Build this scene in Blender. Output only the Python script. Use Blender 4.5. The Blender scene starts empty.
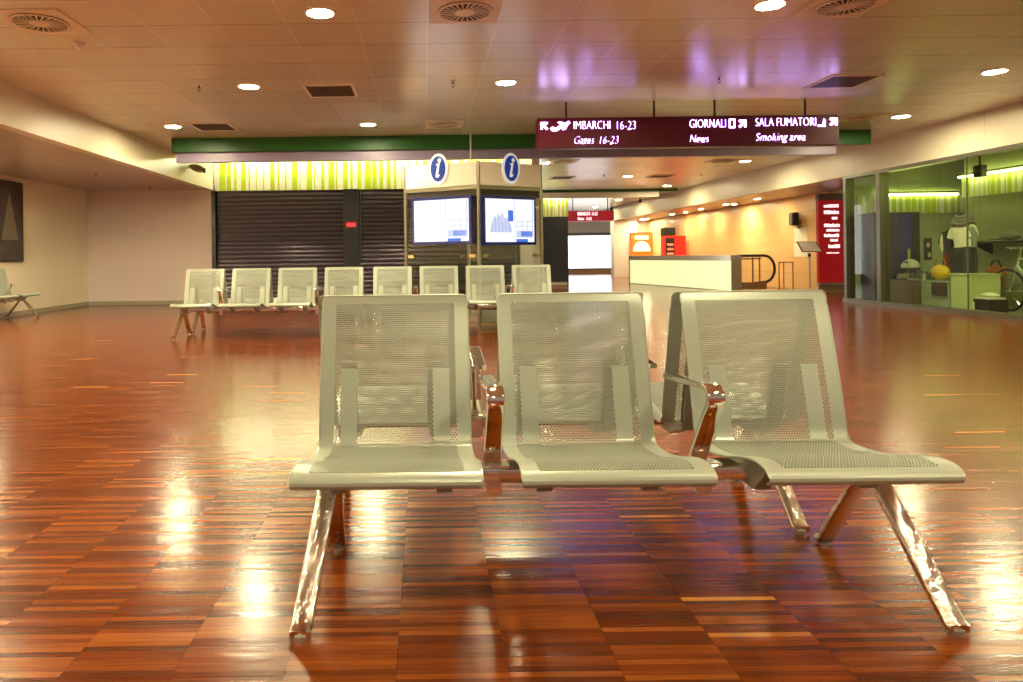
import bpy, bmesh, math, random
from mathutils import Vector, Matrix
random.seed(7)
PI = math.pi
scn = bpy.context.scene
COL = scn.collection

# ------------------------------------------------------------------ camera, world, exposure
F = 690.0; CX = 424.0; CY = 256.0; ROLL = 0.0125; CAMZ = 1.0
cam_d = bpy.data.cameras.new('camera')
cam_d.sensor_width = 36.0
cam_d.lens = F / 1023.0 * 36.0
cam_d.shift_x = (511.5 - CX) / 1023.0
cam_d.shift_y = -(341.0 - CY) / 1023.0
cam_d.clip_start = 0.05
cam = bpy.data.objects.new('camera', cam_d)
COL.objects.link(cam)
cam.matrix_world = Matrix.Translation((0, 0, CAMZ)) @ Matrix.Rotation(PI/2, 4, 'X') @ Matrix.Rotation(-ROLL, 4, 'Z')
scn.camera = cam

world = bpy.data.worlds.new('world'); scn.world = world
world.use_nodes = True
world.node_tree.nodes['Background'].inputs[0].default_value = (1.0, 0.84, 0.62, 1)
world.node_tree.nodes['Background'].inputs[1].default_value = 0.22

vs = scn.view_settings
vs.view_transform = 'Standard'; vs.look = 'None'; vs.gamma = 1.0; vs.use_curve_mapping = False
vs.exposure = 0.32
LAMP = 520.0          # radiance of the round ceiling lamps
LAMPC = (1.0, 0.87, 0.51)
COVE = 75.0           # radiance of the cove tubes
SIGN = 12.5            # radiance of sign lettering

# ------------------------------------------------------------------ helpers
def ray(px, py):
    dx, dy = px - CX, CY - py
    c, s = math.cos(ROLL), math.sin(ROLL)
    return (dx*c + dy*s) / F, (-dx*s + dy*c) / F
def at(px, py, Y):
    a, b = ray(px, py); return (a*Y, Y, CAMZ + b*Y)
def atz(px, py, z):
    a, b = ray(px, py); Y = (z - CAMZ) / b; return (a*Y, Y, z)
def atx(px, py, X):
    a, b = ray(px, py); Y = X / a; return (X, Y, CAMZ + b*Y)

def mat(name, color, rough=0.5, metal=0.0, emit=None, estr=1.0, coat=0.0, spec=0.5, bump=None, var=0.0, vscale=8.0):
    m = bpy.data.materials.new(name); m.use_nodes = True
    nt = m.node_tree; b = nt.nodes['Principled BSDF']
    b.inputs['Base Color'].default_value = (*color, 1)
    b.inputs['Roughness'].default_value = rough
    b.inputs['Metallic'].default_value = metal
    b.inputs['Coat Weight'].default_value = coat
    b.inputs['Specular IOR Level'].default_value = spec
    if emit:
        b.inputs['Emission Color'].default_value = (*emit, 1)
        b.inputs['Emission Strength'].default_value = estr
    tc = nt.nodes.new('ShaderNodeTexCoord')
    if var > 0:
        n = nt.nodes.new('ShaderNodeTexNoise'); n.inputs['Scale'].default_value = vscale; n.inputs['Detail'].default_value = 4
        mx = nt.nodes.new('ShaderNodeMix'); mx.data_type = 'RGBA'
        nt.links.new(tc.outputs['Object'], n.inputs['Vector'])
        nt.links.new(n.outputs['Fac'], mx.inputs['Factor'])
        mx.inputs[6].default_value = (*[c*(1-var) for c in color], 1)
        mx.inputs[7].default_value = (*[min(1, c*(1+var)) for c in color], 1)
        nt.links.new(mx.outputs[2], b.inputs['Base Color'])
    if bump:
        sc, st = bump
        n = nt.nodes.new('ShaderNodeTexNoise'); n.inputs['Scale'].default_value = sc; n.inputs['Detail'].default_value = 3
        bp = nt.nodes.new('ShaderNodeBump'); bp.inputs['Strength'].default_value = st; bp.inputs['Distance'].default_value = 0.01
        nt.links.new(tc.outputs['Object'], n.inputs['Vector'])
        nt.links.new(n.outputs['Fac'], bp.inputs['Height']); nt.links.new(bp.outputs[0], b.inputs['Normal'])
    return m

class NT:
    """small node-building helper"""
    def __init__(s, m):
        s.nt = m.node_tree; s.b = s.nt.nodes['Principled BSDF']
    def n(s, t, **kw):
        x = s.nt.nodes.new(t)
        for k, v in kw.items(): setattr(x, k, v)
        return x
    def l(s, a, b): s.nt.links.new(a, b)
    def math(s, op, a, b=None, c=None):
        x = s.n('ShaderNodeMath', operation=op)
        for i, v in enumerate((a, b, c)):
            if v is None: continue
            if isinstance(v, (int, float)): x.inputs[i].default_value = v
            else: s.l(v, x.inputs[i])
        return x.outputs[0]
    def mix(s, f, a, b):
        x = s.n('ShaderNodeMix', data_type='RGBA')
        for i, v in ((0, f), (6, a), (7, b)):
            if isinstance(v, tuple): x.inputs[i].default_value = (*v, 1)
            elif isinstance(v, (int, float)): x.inputs[i].default_value = v
            else: s.l(v, x.inputs[i])
        return x.outputs[2]
    def line(s, coord, period, offset, w):
        a = s.math('ADD', coord, -offset + 1000*period)
        m_ = s.math('MODULO', a, period)
        return s.math('LESS_THAN', m_, w)

def link(o, parent=None):
    COL.objects.link(o)
    if parent is not None: o.parent = parent
    return o
def tag(o, label=None, cat=None, group=None, kind=None):
    if label: o['label'] = label
    if cat: o['category'] = cat
    if group: o['group'] = group
    if kind: o['kind'] = kind
    return o
def empty(name, loc=(0, 0, 0), rz=0.0, label=None, cat=None, group=None, kind=None):
    o = bpy.data.objects.new(name, None); o.empty_display_size = 0.1
    link(o); o.location = loc; o.rotation_euler = (0, 0, rz)
    return tag(o, label, cat, group, kind)
def copy_tree(o, parent=None):
    c = o.copy(); link(c); c.parent = parent
    for ch in list(o.children): copy_tree(ch, c)
    return c

class MB:
    def __init__(s): s.v = []; s.f = []; s.smooth = False
    def add(s, vs_, fs_):
        k = len(s.v); s.v += [tuple(v) for v in vs_]; s.f += [tuple(i + k for i in f) for f in fs_]; return s
    def box(s, x0, x1, y0, y1, z0, z1):
        vs_ = [(x0,y0,z0),(x1,y0,z0),(x1,y1,z0),(x0,y1,z0),(x0,y0,z1),(x1,y0,z1),(x1,y1,z1),(x0,y1,z1)]
        return s.add(vs_, [(0,3,2,1),(4,5,6,7),(0,1,5,4),(1,2,6,5),(2,3,7,6),(3,0,4,7)])
    def quad(s, a, b, c, d): return s.add([a, b, c, d], [(0,1,2,3)])
    def prism(s, pts, a0, a1, axis='x'):
        """polygon pts in the plane across `axis`, extruded from a0 to a1"""
        n = len(pts)
        def P(a, p):
            return {'x': (a, p[0], p[1]), 'y': (p[0], a, p[1]), 'z': (p[0], p[1], a)}[axis]
        vs_ = [P(a0, p) for p in pts] + [P(a1, p) for p in pts]
        fs_ = [tuple(range(n))[::-1], tuple(range(n, 2*n))] + [(i, (i+1) % n, n+(i+1) % n, n+i) for i in range(n)]
        return s.add(vs_, fs_)
    def sweep(s, path, sect, up=(0, 0, 1), closed=False, taper=None):
        """sweep the closed 2D section along a 3D path; section x goes along side, y along the path's normal"""
        path = [Vector(p) for p in path]; n = len(path); m = len(sect); ring = []
        up = Vector(up)
        for i, p in enumerate(path):
            if closed: t = (path[(i+1) % n] - path[i-1]).normalized()
            else: t = (path[min(i+1, n-1)] - path[max(i-1, 0)]).normalized()
            side = t.cross(up)
            if side.length < 1e-5: side = t.cross(Vector((0, 1, 0)))
            side.normalize(); nn = side.cross(t).normalized()
            k = taper[i] if taper else 1.0
            ring.append([tuple(p + side*q[0]*k + nn*q[1]*k) for q in sect])
        vs_ = [v for r in ring for v in r]; fs_ = []
        for i in range(n if closed else n-1):
            for j in range(m):
                a = i*m + j; b = i*m + (j+1) % m; c = ((i+1) % n)*m + (j+1) % m; d = ((i+1) % n)*m + j
                fs_.append((a, b, c, d))
        if not closed:
            fs_.append(tuple(range(m))[::-1]); fs_.append(tuple((n-1)*m + j for j in range(m)))
        return s.add(vs_, fs_)
    def tube(s, path, r, seg=10, closed=False, up=(0, 0, 1), taper=None):
        return s.sweep(path, [(r*math.cos(2*PI*k/seg), r*math.sin(2*PI*k/seg)) for k in range(seg)], up, closed, taper)
    def cyl(s, c, r, h, seg=24, axis='z', r2=None):
        c = Vector(c); r2 = r if r2 is None else r2
        ax = {'x': Vector((1,0,0)), 'y': Vector((0,1,0)), 'z': Vector((0,0,1))}[axis]
        u = ax.orthogonal().normalized(); w = ax.cross(u)
        vs_ = [tuple(c + (u*math.cos(2*PI*k/seg) + w*math.sin(2*PI*k/seg))*rr + ax*hh) for rr, hh in ((r, 0), (r2, h)) for k in range(seg)]
        fs_ = [tuple(range(seg))[::-1], tuple(range(seg, 2*seg))] + [(k, (k+1) % seg, seg+(k+1) % seg, seg+k) for k in range(seg)]
        return s.add(vs_, fs_)
    def lathe(s, prof, c=(0, 0, 0), seg=28, sx=1.0, sy=1.0):
        vs_ = []; fs_ = []; n = len(prof)
        for k in range(seg):
            a = 2*PI*k/seg
            for r, z in prof: vs_.append((c[0]+r*math.cos(a)*sx, c[1]+r*math.sin(a)*sy, c[2]+z))
        for k in range(seg):
            for i in range(n-1):
                fs_.append((k*n+i, ((k+1) % seg)*n+i, ((k+1) % seg)*n+i+1, k*n+i+1))
        return s.add(vs_, fs_)
    def ell(s, c, rx, ry, rz, seg=16, rings=10, rot=None):
        vs_ = []; fs_ = []
        for i in range(rings+1):
            th = PI*i/rings
            for k in range(seg):
                a = 2*PI*k/seg
                v = Vector((rx*math.sin(th)*math.cos(a), ry*math.sin(th)*math.sin(a), rz*math.cos(th)))
                if rot is not None: v = rot @ v
                vs_.append(tuple(v + Vector(c)))
        for i in range(rings):
            for k in range(seg):
                fs_.append((i*seg+k, (i+1)*seg+k, (i+1)*seg+(k+1) % seg, i*seg+(k+1) % seg))
        return s.add(vs_, fs_)
    def build(s, name, m, parent=None, bevel=0.0, smooth=False, weld=False, seg=2):
        me = bpy.data.meshes.new(name)
        me.from_pydata(s.v, [], s.f); me.materials.append(m)
        bm = bmesh.new(); bm.from_mesh(me)
        if weld: bmesh.ops.remove_doubles(bm, verts=bm.verts, dist=1e-5)
        bmesh.ops.recalc_face_normals(bm, faces=bm.faces)
        if bevel > 0:
            es = [e for e in bm.edges if len(e.link_faces) == 2 and e.calc_face_angle(0) > 0.6]
            bmesh.ops.bevel(bm, geom=es, offset=bevel, segments=seg, affect='EDGES', clamp_overlap=True)
        for f in bm.faces: f.smooth = smooth
        if smooth:
            for e in bm.edges:
                if len(e.link_faces) == 2 and e.calc_face_angle(0) > 0.7: e.smooth = False
        bm.to_mesh(me); bm.free()
        return link(bpy.data.objects.new(name, me), parent)

def struct(mb, name, m, **kw):
    o = mb.build(name, m, **kw); o['kind'] = 'structure'; return o

def catmull(pts, n=6):
    out = []
    P = [Vector(p) for p in pts]
    for i in range(len(P)-1):
        p0 = P[max(i-1, 0)]; p1 = P[i]; p2 = P[i+1]; p3 = P[min(i+2, len(P)-1)]
        for k in range(n):
            t = k/n
            out.append(0.5*((2*p1) + (-p0+p2)*t + (2*p0-5*p1+4*p2-p3)*t*t + (-p0+3*p1-3*p2+p3)*t*t*t))
    out.append(P[-1]); return out

def text_mesh(s, size, m, name, parent, origin, xdir, updir, width=None, shear=0.0, depth=0.004, bold=0.0):
    """writing laid on a plane: origin is the left end of the baseline"""
    cu = bpy.data.curves.new('lettering_curve', 'FONT'); cu.body = s; cu.size = size; cu.shear = shear
    cu.extrude = depth; cu.offset = bold; cu.resolution_u = 3
    ob = bpy.data.objects.new('lettering_curve', cu); COL.objects.link(ob)
    bpy.context.view_layer.update()
    me = bpy.data.meshes.new_from_object(ob.evaluated_get(bpy.context.evaluated_depsgraph_get()))
    bpy.data.objects.remove(ob); bpy.data.curves.remove(cu)
    w = max(v.co.x for v in me.vertices); k = (width / w) if width else 1.0
    X = Vector(xdir).normalized(); U = Vector(updir).normalized(); N = X.cross(U); O = Vector(origin)
    for v in me.vertices: v.co = O + X*v.co.x*k + U*v.co.y + N*v.co.z
    me.materials.clear(); me.materials.append(m); me.name = name
    return link(bpy.data.objects.new(name, me), parent)

# ------------------------------------------------------------------ materials
# parquet: columns of short narrow strips, grain along X
M_floor = mat('parquet', (.3, .1, .03), .2, coat=0.0, spec=0.45)
M_floor.node_tree.nodes['Principled BSDF'].inputs['Coat Weight'].default_value = 0.0; M_floor.node_tree.nodes['Principled BSDF'].inputs['Coat Roughness'].default_value = .16
t = NT(M_floor)
geo = t.n('ShaderNodeNewGeometry'); sep = t.n('ShaderNodeSeparateXYZ'); t.l(geo.outputs['Position'], sep.inputs[0])
Xo, Yo = sep.outputs[0], sep.outputs[1]
PL, PW = .27, .021
cx_ = t.math('DIVIDE', t.math('ADD', Xo, 50.03), PL); ci = t.math('FLOOR', cx_)
wn1 = t.n('ShaderNodeTexWhiteNoise', noise_dimensions='1D'); t.l(ci, wn1.inputs['W'])
ry_ = t.math('DIVIDE', t.math('ADD', Yo, t.math('MULTIPLY', wn1.outputs['Value'], PW)), PW); ri = t.math('FLOOR', ry_)
cmb = t.n('ShaderNodeCombineXYZ'); t.l(ci, cmb.inputs[0]); t.l(ri, cmb.inputs[1])
wn2 = t.n('ShaderNodeTexWhiteNoise', noise_dimensions='2D'); t.l(cmb.outputs[0], wn2.inputs['Vector'])
# neighbouring strips of one block share a tone
blk = t.n('ShaderNodeCombineXYZ'); t.l(ci, blk.inputs[0]); t.l(t.math('FLOOR', t.math('DIVIDE', ri, 5.0)), blk.inputs[1])
wn3 = t.n('ShaderNodeTexWhiteNoise', noise_dimensions='2D'); t.l(blk.outputs[0], wn3.inputs['Vector'])
tone = t.math('ADD', t.math('MULTIPLY', wn2.outputs['Value'], .90), t.math('MULTIPLY', wn3.outputs['Value'], .10))
cr = t.n('ShaderNodeValToRGB'); t.l(tone, cr.inputs[0])
e = cr.color_ramp.elements
e[0].position = 0.05; e[0].color = (.085, .016, .002, 1)
e[1].position = 0.99; e[1].color = (.62, .26, .03, 1)
for p_, c_ in ((.3, (.11, .020, .002, 1)), (.6, (.155, .029, .002, 1)), (.88, (.22, .050, .004, 1)), (.96, (.27, .07, .006, 1))):
    q = cr.color_ramp.elements.new(p_); q.color = c_
gn = t.n('ShaderNodeTexNoise'); gm = t.n('ShaderNodeMapping'); gm.inputs['Scale'].default_value = (3, 90, 1)
t.l(geo.outputs['Position'], gm.inputs[0]); t.l(gm.outputs[0], gn.inputs['Vector']); gn.inputs['Scale'].default_value = 2.0; gn.inputs['Detail'].default_value = 5
gr = t.math('ADD', t.math('MULTIPLY', gn.outputs['Fac'], 1.3), .38)
hs = t.n('ShaderNodeHueSaturation'); t.l(cr.outputs[0], hs.inputs['Color']); t.l(gr, hs.inputs['Value'])
fx = t.math('FRACT', cx_); fy = t.math('FRACT', ry_)
gap = t.math('MAXIMUM', t.math('LESS_THAN', fx, .007), t.math('LESS_THAN', fy, .045))
t.l(t.mix(t.math('MULTIPLY', gap, .5), hs.outputs[0], (.03, .008, .003)), t.b.inputs['Base Color'])
t.l(t.math('ADD', t.math('MULTIPLY', wn2.outputs['Value'], .05), .18), t.b.inputs['Roughness'])
bn = t.n('ShaderNodeTexNoise'); bm_ = t.n('ShaderNodeMapping'); bm_.inputs['Scale'].default_value = (1.4, 9, 1)
t.l(geo.outputs['Position'], bm_.inputs[0]); t.l(bm_.outputs[0], bn.inputs['Vector']); bn.inputs['Scale'].default_value = 2.6
bh = t.math('ADD', bn.outputs['Fac'], t.math('MULTIPLY', wn2.outputs['Value'], .05))
bp = t.n('ShaderNodeBump'); bp.inputs['Strength'].default_value = .10; bp.inputs['Distance'].default_value = .012
t.l(bh, bp.inputs['Height']); t.l(bp.outputs[0], t.b.inputs['Normal'])

def panel_mat(name, base, rough, metal, px, ox, py, oy, wj=.008):
    m = mat(name, base, rough, metal)
    t = NT(m); g = t.n('ShaderNodeNewGeometry'); s_ = t.n('ShaderNodeSeparateXYZ'); t.l(g.outputs['Position'], s_.inputs[0])
    lx = t.line(s_.outputs[0], px, ox, wj*1.2); ly = t.line(s_.outputs[1], py, oy, wj)
    wn = t.n('ShaderNodeTexWhiteNoise', noise_dimensions='2D'); c = t.n('ShaderNodeCombineXYZ')
    t.l(t.math('FLOOR', t.math('DIVIDE', t.math('ADD', s_.outputs[0], -ox + 600*px), px)), c.inputs[0])
    t.l(t.math('FLOOR', t.math('DIVIDE', t.math('ADD', s_.outputs[1], -oy + 600*py), py)), c.inputs[1]); t.l(c.outputs[0], wn.inputs['Vector'])
    c1 = t.mix(wn.outputs['Value'], tuple(v*.95 for v in base), tuple(min(1, v*1.04) for v in base))
    c2 = t.mix(t.math('MULTIPLY', lx, .9), c1, tuple(min(1, v*1.5) for v in base))
    c3 = t.mix(t.math('MULTIPLY', ly, .9), c2, tuple(v*.2 for v in base))
    t.l(c3, t.b.inputs['Base Color'])
    return m
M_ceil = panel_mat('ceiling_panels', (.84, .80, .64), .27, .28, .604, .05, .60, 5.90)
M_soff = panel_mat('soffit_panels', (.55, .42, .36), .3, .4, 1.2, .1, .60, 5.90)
def joint_mat(name, base, rough, pz, oz, py=None, oy=0, axis=1, spec=.5, dark=.6, metal=0.0):
    m = mat(name, base, rough, metal, spec=spec)
    t = NT(m); g = t.n('ShaderNodeNewGeometry'); s_ = t.n('ShaderNodeSeparateXYZ'); t.l(g.outputs['Position'], s_.inputs[0])
    f = t.line(s_.outputs[2], pz, oz, .012)
    if py: f = t.math('MAXIMUM', f, t.line(s_.outputs[axis], py, oy, .010))
    t.l(t.mix(f, base, tuple(v*dark for v in base)), t.b.inputs['Base Color'])
    return m
M_fasc = joint_mat('fascia_paint', (.74, .66, .52), .38, 50, 25, 3.0, 1.0, 1, dark=.8)
M_wallL = mat('left_wall_paint', (.86, .76, .60), .5, var=.03, vscale=.6)
M_wallB = mat('recess_wall_paint', (.74, .62, .60), .5, var=.03, vscale=.6)
M_orange = joint_mat('orange_wall_panels', (.80, .49, .20), .35, .40, .02, 3.2, .5, 1, dark=.7)
M_white = mat('white_wall_paint', (.8, .76, .68), .5)
M_behind = mat('wall_paint_behind', (.62, .46, .33), .6)
M_base = mat('baseboard_grey', (.36, .32, .25), .35)
M_beamg = mat('green_beam_paint', (.008, .085, .008), .45)
M_beamp = mat('beam_lilac_grey', (.30, .24, .40), .35)
M_dark = mat('black_metal', (.012, .012, .014), .3)
M_blackp = mat('black_plastic', (.01, .01, .012), .35)
M_shut = mat('shutter_metal', (.075, .062, .085), .24, .6)
M_chrome = mat('chrome', (.80, .76, .72), .07, 1.0, bump=(60, .45))
M_chromes = mat('smooth_chrome', (.82, .80, .78), .06, 1.0)
M_steel = mat('brushed_steel', (.55, .54, .50), .28, .9)
M_sage = mat('sage_powder_coat', (.40, .435, .37), .32, .25, var=.04, vscale=5)
M_saged = mat('sage_dark_bracket', (.30, .31, .25), .4, .3)
M_lamp = mat('lamp_glow', (1, .95, .85), .5, emit=LAMPC, estr=LAMP)
M_lampr = mat('lamp_ring', (.85, .80, .7), .35)
M_plate = mat('diffuser_plate', (.85, .76, .6), .35)
M_duct = mat('diffuser_recess', (.03, .02, .015), .6)
M_grille = mat('return_grille', (.12, .08, .06), .5)
M_tube = mat('fluorescent_tube', (1, 1, .9), .5, emit=(1.0, .97, .62), estr=COVE)
M_tubeg = mat('shop_tube', (1, 1, .8), .5, emit=(1.0, 1.0, .38), estr=13)
M_signred = mat('sign_wine_red', (.085, .002, .012), .35, spec=.3)
M_signlit = mat('sign_letters_lit', (.9, .9, 1), .4, emit=(.50, .36, 1.0), estr=SIGN)
M_signw = mat('sign_letters_far', (1, .95, .95), .4, emit=(1, .8, .85), estr=1.0)
M_signr2 = mat('sign_red_far', (.30, .01, .02), .3, emit=(.5, .01, .03), estr=.35)
M_kiosk = mat('kiosk_white_panel', (.88, .80, .70), .3)
M_blue = mat('info_blue', (.002, .03, .20), .3, emit=(.002, .04, .30), estr=.35)
M_infow = mat('info_white', (.85, .86, .9), .35, emit=(.8, .85, 1), estr=.25)
M_bezel = mat('screen_bezel_blue', (.004, .012, .16), .2)
M_post = mat('kiosk_post_metal', (.34, .32, .24), .28, .9)
M_fit = mat('brass_fitting', (.45, .36, .2), .25, .9)
M_glass = bpy.data.materials.new('clear_glass'); M_glass.use_nodes = True
def glassy(m, tint, refl):
    nt = m.node_tree; nt.nodes.clear()
    o = nt.nodes.new('ShaderNodeOutputMaterial'); mx = nt.nodes.new('ShaderNodeMixShader')
    tr = nt.nodes.new('ShaderNodeBsdfTransparent'); gl = nt.nodes.new('ShaderNodeBsdfGlossy'); fr = nt.nodes.new('ShaderNodeLayerWeight'); pw = nt.nodes.new('ShaderNodeMath'); pw.operation = 'POWER'; pw.inputs[1].default_value = 4.0; ma = nt.nodes.new('ShaderNodeMath'); ma.operation = 'MULTIPLY_ADD'; ma.inputs[1].default_value = .6; ma.inputs[2].default_value = refl
    tr.inputs[0].default_value = (*tint, 1); gl.inputs[0].default_value = (1, 1, 1, 1); gl.inputs['Roughness'].default_value = .015
    nt.links.new(fr.outputs['Facing'], pw.inputs[0]); nt.links.new(pw.outputs[0], ma.inputs[0])
    nt.links.new(ma.outputs[0], mx.inputs[0]); nt.links.new(tr.outputs[0], mx.inputs[1]); nt.links.new(gl.outputs[0], mx.inputs[2]); nt.links.new(mx.outputs[0], o.inputs[0])
glassy(M_glass, (.95, .96, .95), .02)
M_shopglass = bpy.data.materials.new('green_tinted_glass'); M_shopglass.use_nodes = True
glassy(M_shopglass, (.78, .88, .70), .025)

def stripe_mat(name, axis, k):
    """irregular vertical lime stripes printed on a white panel"""
    m = mat(name, (.9, .9, .8), .45)
    t = NT(m); g = t.n('ShaderNodeNewGeometry'); s_ = t.n('ShaderNodeSeparateXYZ'); t.l(g.outputs['Position'], s_.inputs[0])
    a = t.math('MULTIPLY', s_.outputs[axis], k); f = t.math('FLOOR', a)
    w = t.n('ShaderNodeTexWhiteNoise', noise_dimensions='1D'); t.l(f, w.inputs['W'])
    fr_ = t.math('FRACT', a)
    wd = t.math('ADD', t.math('MULTIPLY', w.outputs['Value'], .8), .12)
    on = t.math('LESS_THAN', fr_, wd)
    t.l(t.mix(on, (.88, .86, .74), (.50, .66, .015)), t.b.inputs['Base Color'])
    return m
M_stripe = stripe_mat('lime_stripes', 0, 6.2)
M_stripey = stripe_mat('lime_stripes_shop', 1, 9.0)
M_stripex = stripe_mat('lime_stripes_unit', 0, 8.0)

# ------------------------------------------------------------------ the setting
YB = 15.3      # back wall with shutters
XL = -7.45; XFL = -4.66; XFR = 8.15; XO = 9.8; ZC = 3.0; ZSL = 2.53; ZSR = 2.44
struct(MB().box(-8.2, 13.2, -4.2, 36, -.2, 0), 'floor', M_floor)
struct(MB().box(XFL, XFR, -4.2, 13.6, ZC, ZC+.15).box(2.2, XFR, 13.6, 35, ZC, ZC+.15), 'ceiling', M_ceil)
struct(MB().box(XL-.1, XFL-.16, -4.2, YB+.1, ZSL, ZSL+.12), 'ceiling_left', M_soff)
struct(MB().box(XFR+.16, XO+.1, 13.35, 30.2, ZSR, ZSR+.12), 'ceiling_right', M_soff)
struct(MB().box(XFL-.16, XFL, -4.2, YB+.1, ZSL-.01, ZC+1.0), 'trim_1', M_fasc)
struct(MB().box(XFR, XFR+.16, -4.2, 30.2, ZSR-.01, ZC+.3), 'trim_2', M_fasc)
struct(MB().box(XL-.2, XL, -4.2, YB+.2, 0, ZSL+.1), 'wall_left', M_wallL)
struct(MB().box(XL-.2, XFL+.05, YB, YB+.2, 0, ZSL+.1), 'wall_recess', M_wallB)
struct(MB().box(XL, XL+.02, -4.2, YB, 0, .085).box(XL, XFL+.03, YB-.02, YB, 0, .085), 'baseboard_left', M_base)
struct(MB().box(XO, XO+.2, 16.9, 30.2, 0, ZSR+.12), 'wall_right', M_orange)
struct(MB().box(XO, 12.3, 16.7, 16.9, 0, ZSR+.12), 'wall_totem', M_orange)
struct(MB().box(9.3, 9.98, 30.1, 30.3, 0, ZC), 'wall_corridor', mat('taupe_paint', (.42, .33, .26), .5))
struct(MB().box(2.0, 12.0, 34.6, 34.8, 0, ZC), 'wall_far', M_white)
struct(MB().box(XFR, XFR+1.0, 29.6, 30.1, 0, ZC), 'wall_pillar', M_white)
# back wall above the shutters: cove slot with tubes over a striped band
XSE = 2.15     # right end of the shutter wall
struct(MB().box(XFL, XSE, YB, YB+.2, 2.50, 4.0), 'wall_back', M_stripe)
struct(MB().box(XFL, XSE+.15, 13.6, YB+.2, 4.0, 4.1).box(XFL, XSE+.15, 13.55, 13.62, ZC+.15, 4.0).box(XSE, XSE+.15, 13.6, YB+.2, 0, 4.0), 'wall_cove', M_white)
struct(MB().box(-3.2, 13, YB+6, YB+6.1, 5, 5.1), 'trim_3', M_white) if False else None
# green beam with lilac underside across the hall
gb = struct(MB().box(at(172, 143, 11.45)[0], at(870, 143, 11.45)[0], 11.42, 11.50, at(500, 148.5, 11.45)[2], ZC), 'trim_4', M_beamg)
struct(MB().box(at(176, 150, 11.5)[0], at(836, 150, 11.5)[0], 11.50, 11.62, at(500, 158.5, 11.5)[2], ZC+.2), 'trim_5', M_beamp)
# second beam far down the hall
zb = at(600, 190.5, 21.5)[2]
struct(MB().box(XSE, XFR-.25, 21.42, 21.5, zb-.05, zb+.03), 'trim_6', M_beamg)
struct(MB().box(XSE, XFR-.8, 21.5, 21.7, zb-.22, ZC+.05), 'trim_7', M_white)
struct(MB().box(XSE+.15, XSE+.3, YB, 22, 0, ZC), 'wall_hall_left', M_white)

# far end window, bright daylight behind
wf = empty('window_1', (0, 0, 0)); wf['kind'] = 'structure'
a = at(566, 274, 34.4); b = at(614.5, 235.5, 34.4)
M_day = mat('daylight_pane', (.9, .95, 1), .3, emit=(.95, .97, 1.0), estr=3.2)
MB().box(a[0], b[0], 34.5, 34.55, .30, b[2]).build('pane', M_day, wf)
MB().box(a[0], b[0]+.05, 34.4, 34.6, b[2], b[2]+.16).box(a[0], b[0]+.05, 34.4, 34.6, .22, .30).box(b[0], b[0]+.06, 34.4, 34.6, .22, b[2]).build('frame', mat('grey_frame', (.25, .25, .27), .4), wf)
MB().box(a[0], b[0], 34.45, 34.58, 0, .22).build('sill_panel', mat('warm_wood', (.55, .28, .1), .4), wf)
# second white opening seen right of the kiosk
w2 = empty('window_2', (0, 0, 0)); w2['kind'] = 'structure'
a = at(508, 285, 21.9); b = at(543, 205, 21.9)
MB().box(XSE+.32, b[0], 21.95, 22.0, .25, 2.45).build('pane', M_day, w2)
MB().box(XSE+.32, b[0], 21.88, 22.02, 2.45, 2.55).box(XSE+.32, b[0], 21.88, 22.02, 0, .25).box(b[0]-.03, b[0]+.03, 21.88, 22.02, .25, 2.45).build('frame', M_steel, w2)

# ------------------------------------------------------------------ lamps and fittings in the ceiling
def lamp_proto(r=.105):
    e = empty('ceiling_light')
    MB().lathe([(r*1.28, 0), (r*1.28, -.010), (r*1.02, -.014), (r*1.0, -.004), (r*1.0, .0)], seg=32).build('trim_ring', M_lampr, e, smooth=True)
    MB().cyl((0, 0, -.008), r, .006, 32).build('glowing_diffuser', M_lamp, e)
    return e
LG = 'round recessed ceiling lamps'
lamps = [
 (320, 12, 3.0, 'round bright ceiling lamp at the top edge, left of the middle air diffuser'),
 (249, 86, 3.0, 'round ceiling lamp left of the dark square ceiling grille'),
 (173, 126, 3.0, 'round ceiling lamp beside the left fascia, leftmost of all lamps'),
 (368, 124, 3.0, 'round ceiling lamp just before the green beam, left of the kiosk rod'),
 (506, 82, 3.0, 'round ceiling lamp above the left end of the big hanging sign'),
 (770, 4, 3.0, 'round ceiling lamp cut by the top edge, left of the right air diffuser'),
 (995, 71, 3.0, 'round ceiling lamp at the right edge of the picture'),
 (901, 116, 3.0, 'round ceiling lamp close above the right fascia, right of the hanging sign'),
 (745, 161, 3.0, 'round lamp in the far ceiling, right one under the big hanging sign'),
 (628, 176, 3.0, 'round lamp in the far ceiling, just before the second green beam'),
 (667, 185.5, 3.0, 'round lamp in the far ceiling near the right end of the second beam'),
 (549, 162.5, 3.0, 'round lamp in the far ceiling right beside the information kiosk'),
 (619, 199.6, 3.0, 'round lamp behind the second beam, above the small red sign'),
 (595, 207, 3.0, 'faint round lamp behind the second beam, left above the small red sign'),
 (757.5, 198.5, ZSR, 'round soffit lamp nearest to the wall speaker'),
 (770.5, 203.5, ZSR, 'round soffit lamp close to the orange wall, right of the soffit row'),
 (726, 204, ZSR, 'round soffit lamp, second from the right in the soffit row'),
 (701, 209, ZSR, 'round soffit lamp, third from the right in the soffit row'),
 (686, 212, ZSR, 'round soffit lamp above the red machine top right'),
 (672, 214, ZSR, 'round soffit lamp left of the one above the red machine'),
 (660, 219, ZSR, 'small round soffit lamp above the dark machine top'),
 (650, 218.5, ZSR, 'small round soffit lamp above the orange advert'),
 (663, 226.5, ZSR, 'low round soffit lamp touching the dark machine top'),
 (634, 221.5, ZSR, 'small round soffit lamp at the far left of the soffit row'),
]
p0 = lamp_proto(); first = True
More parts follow.
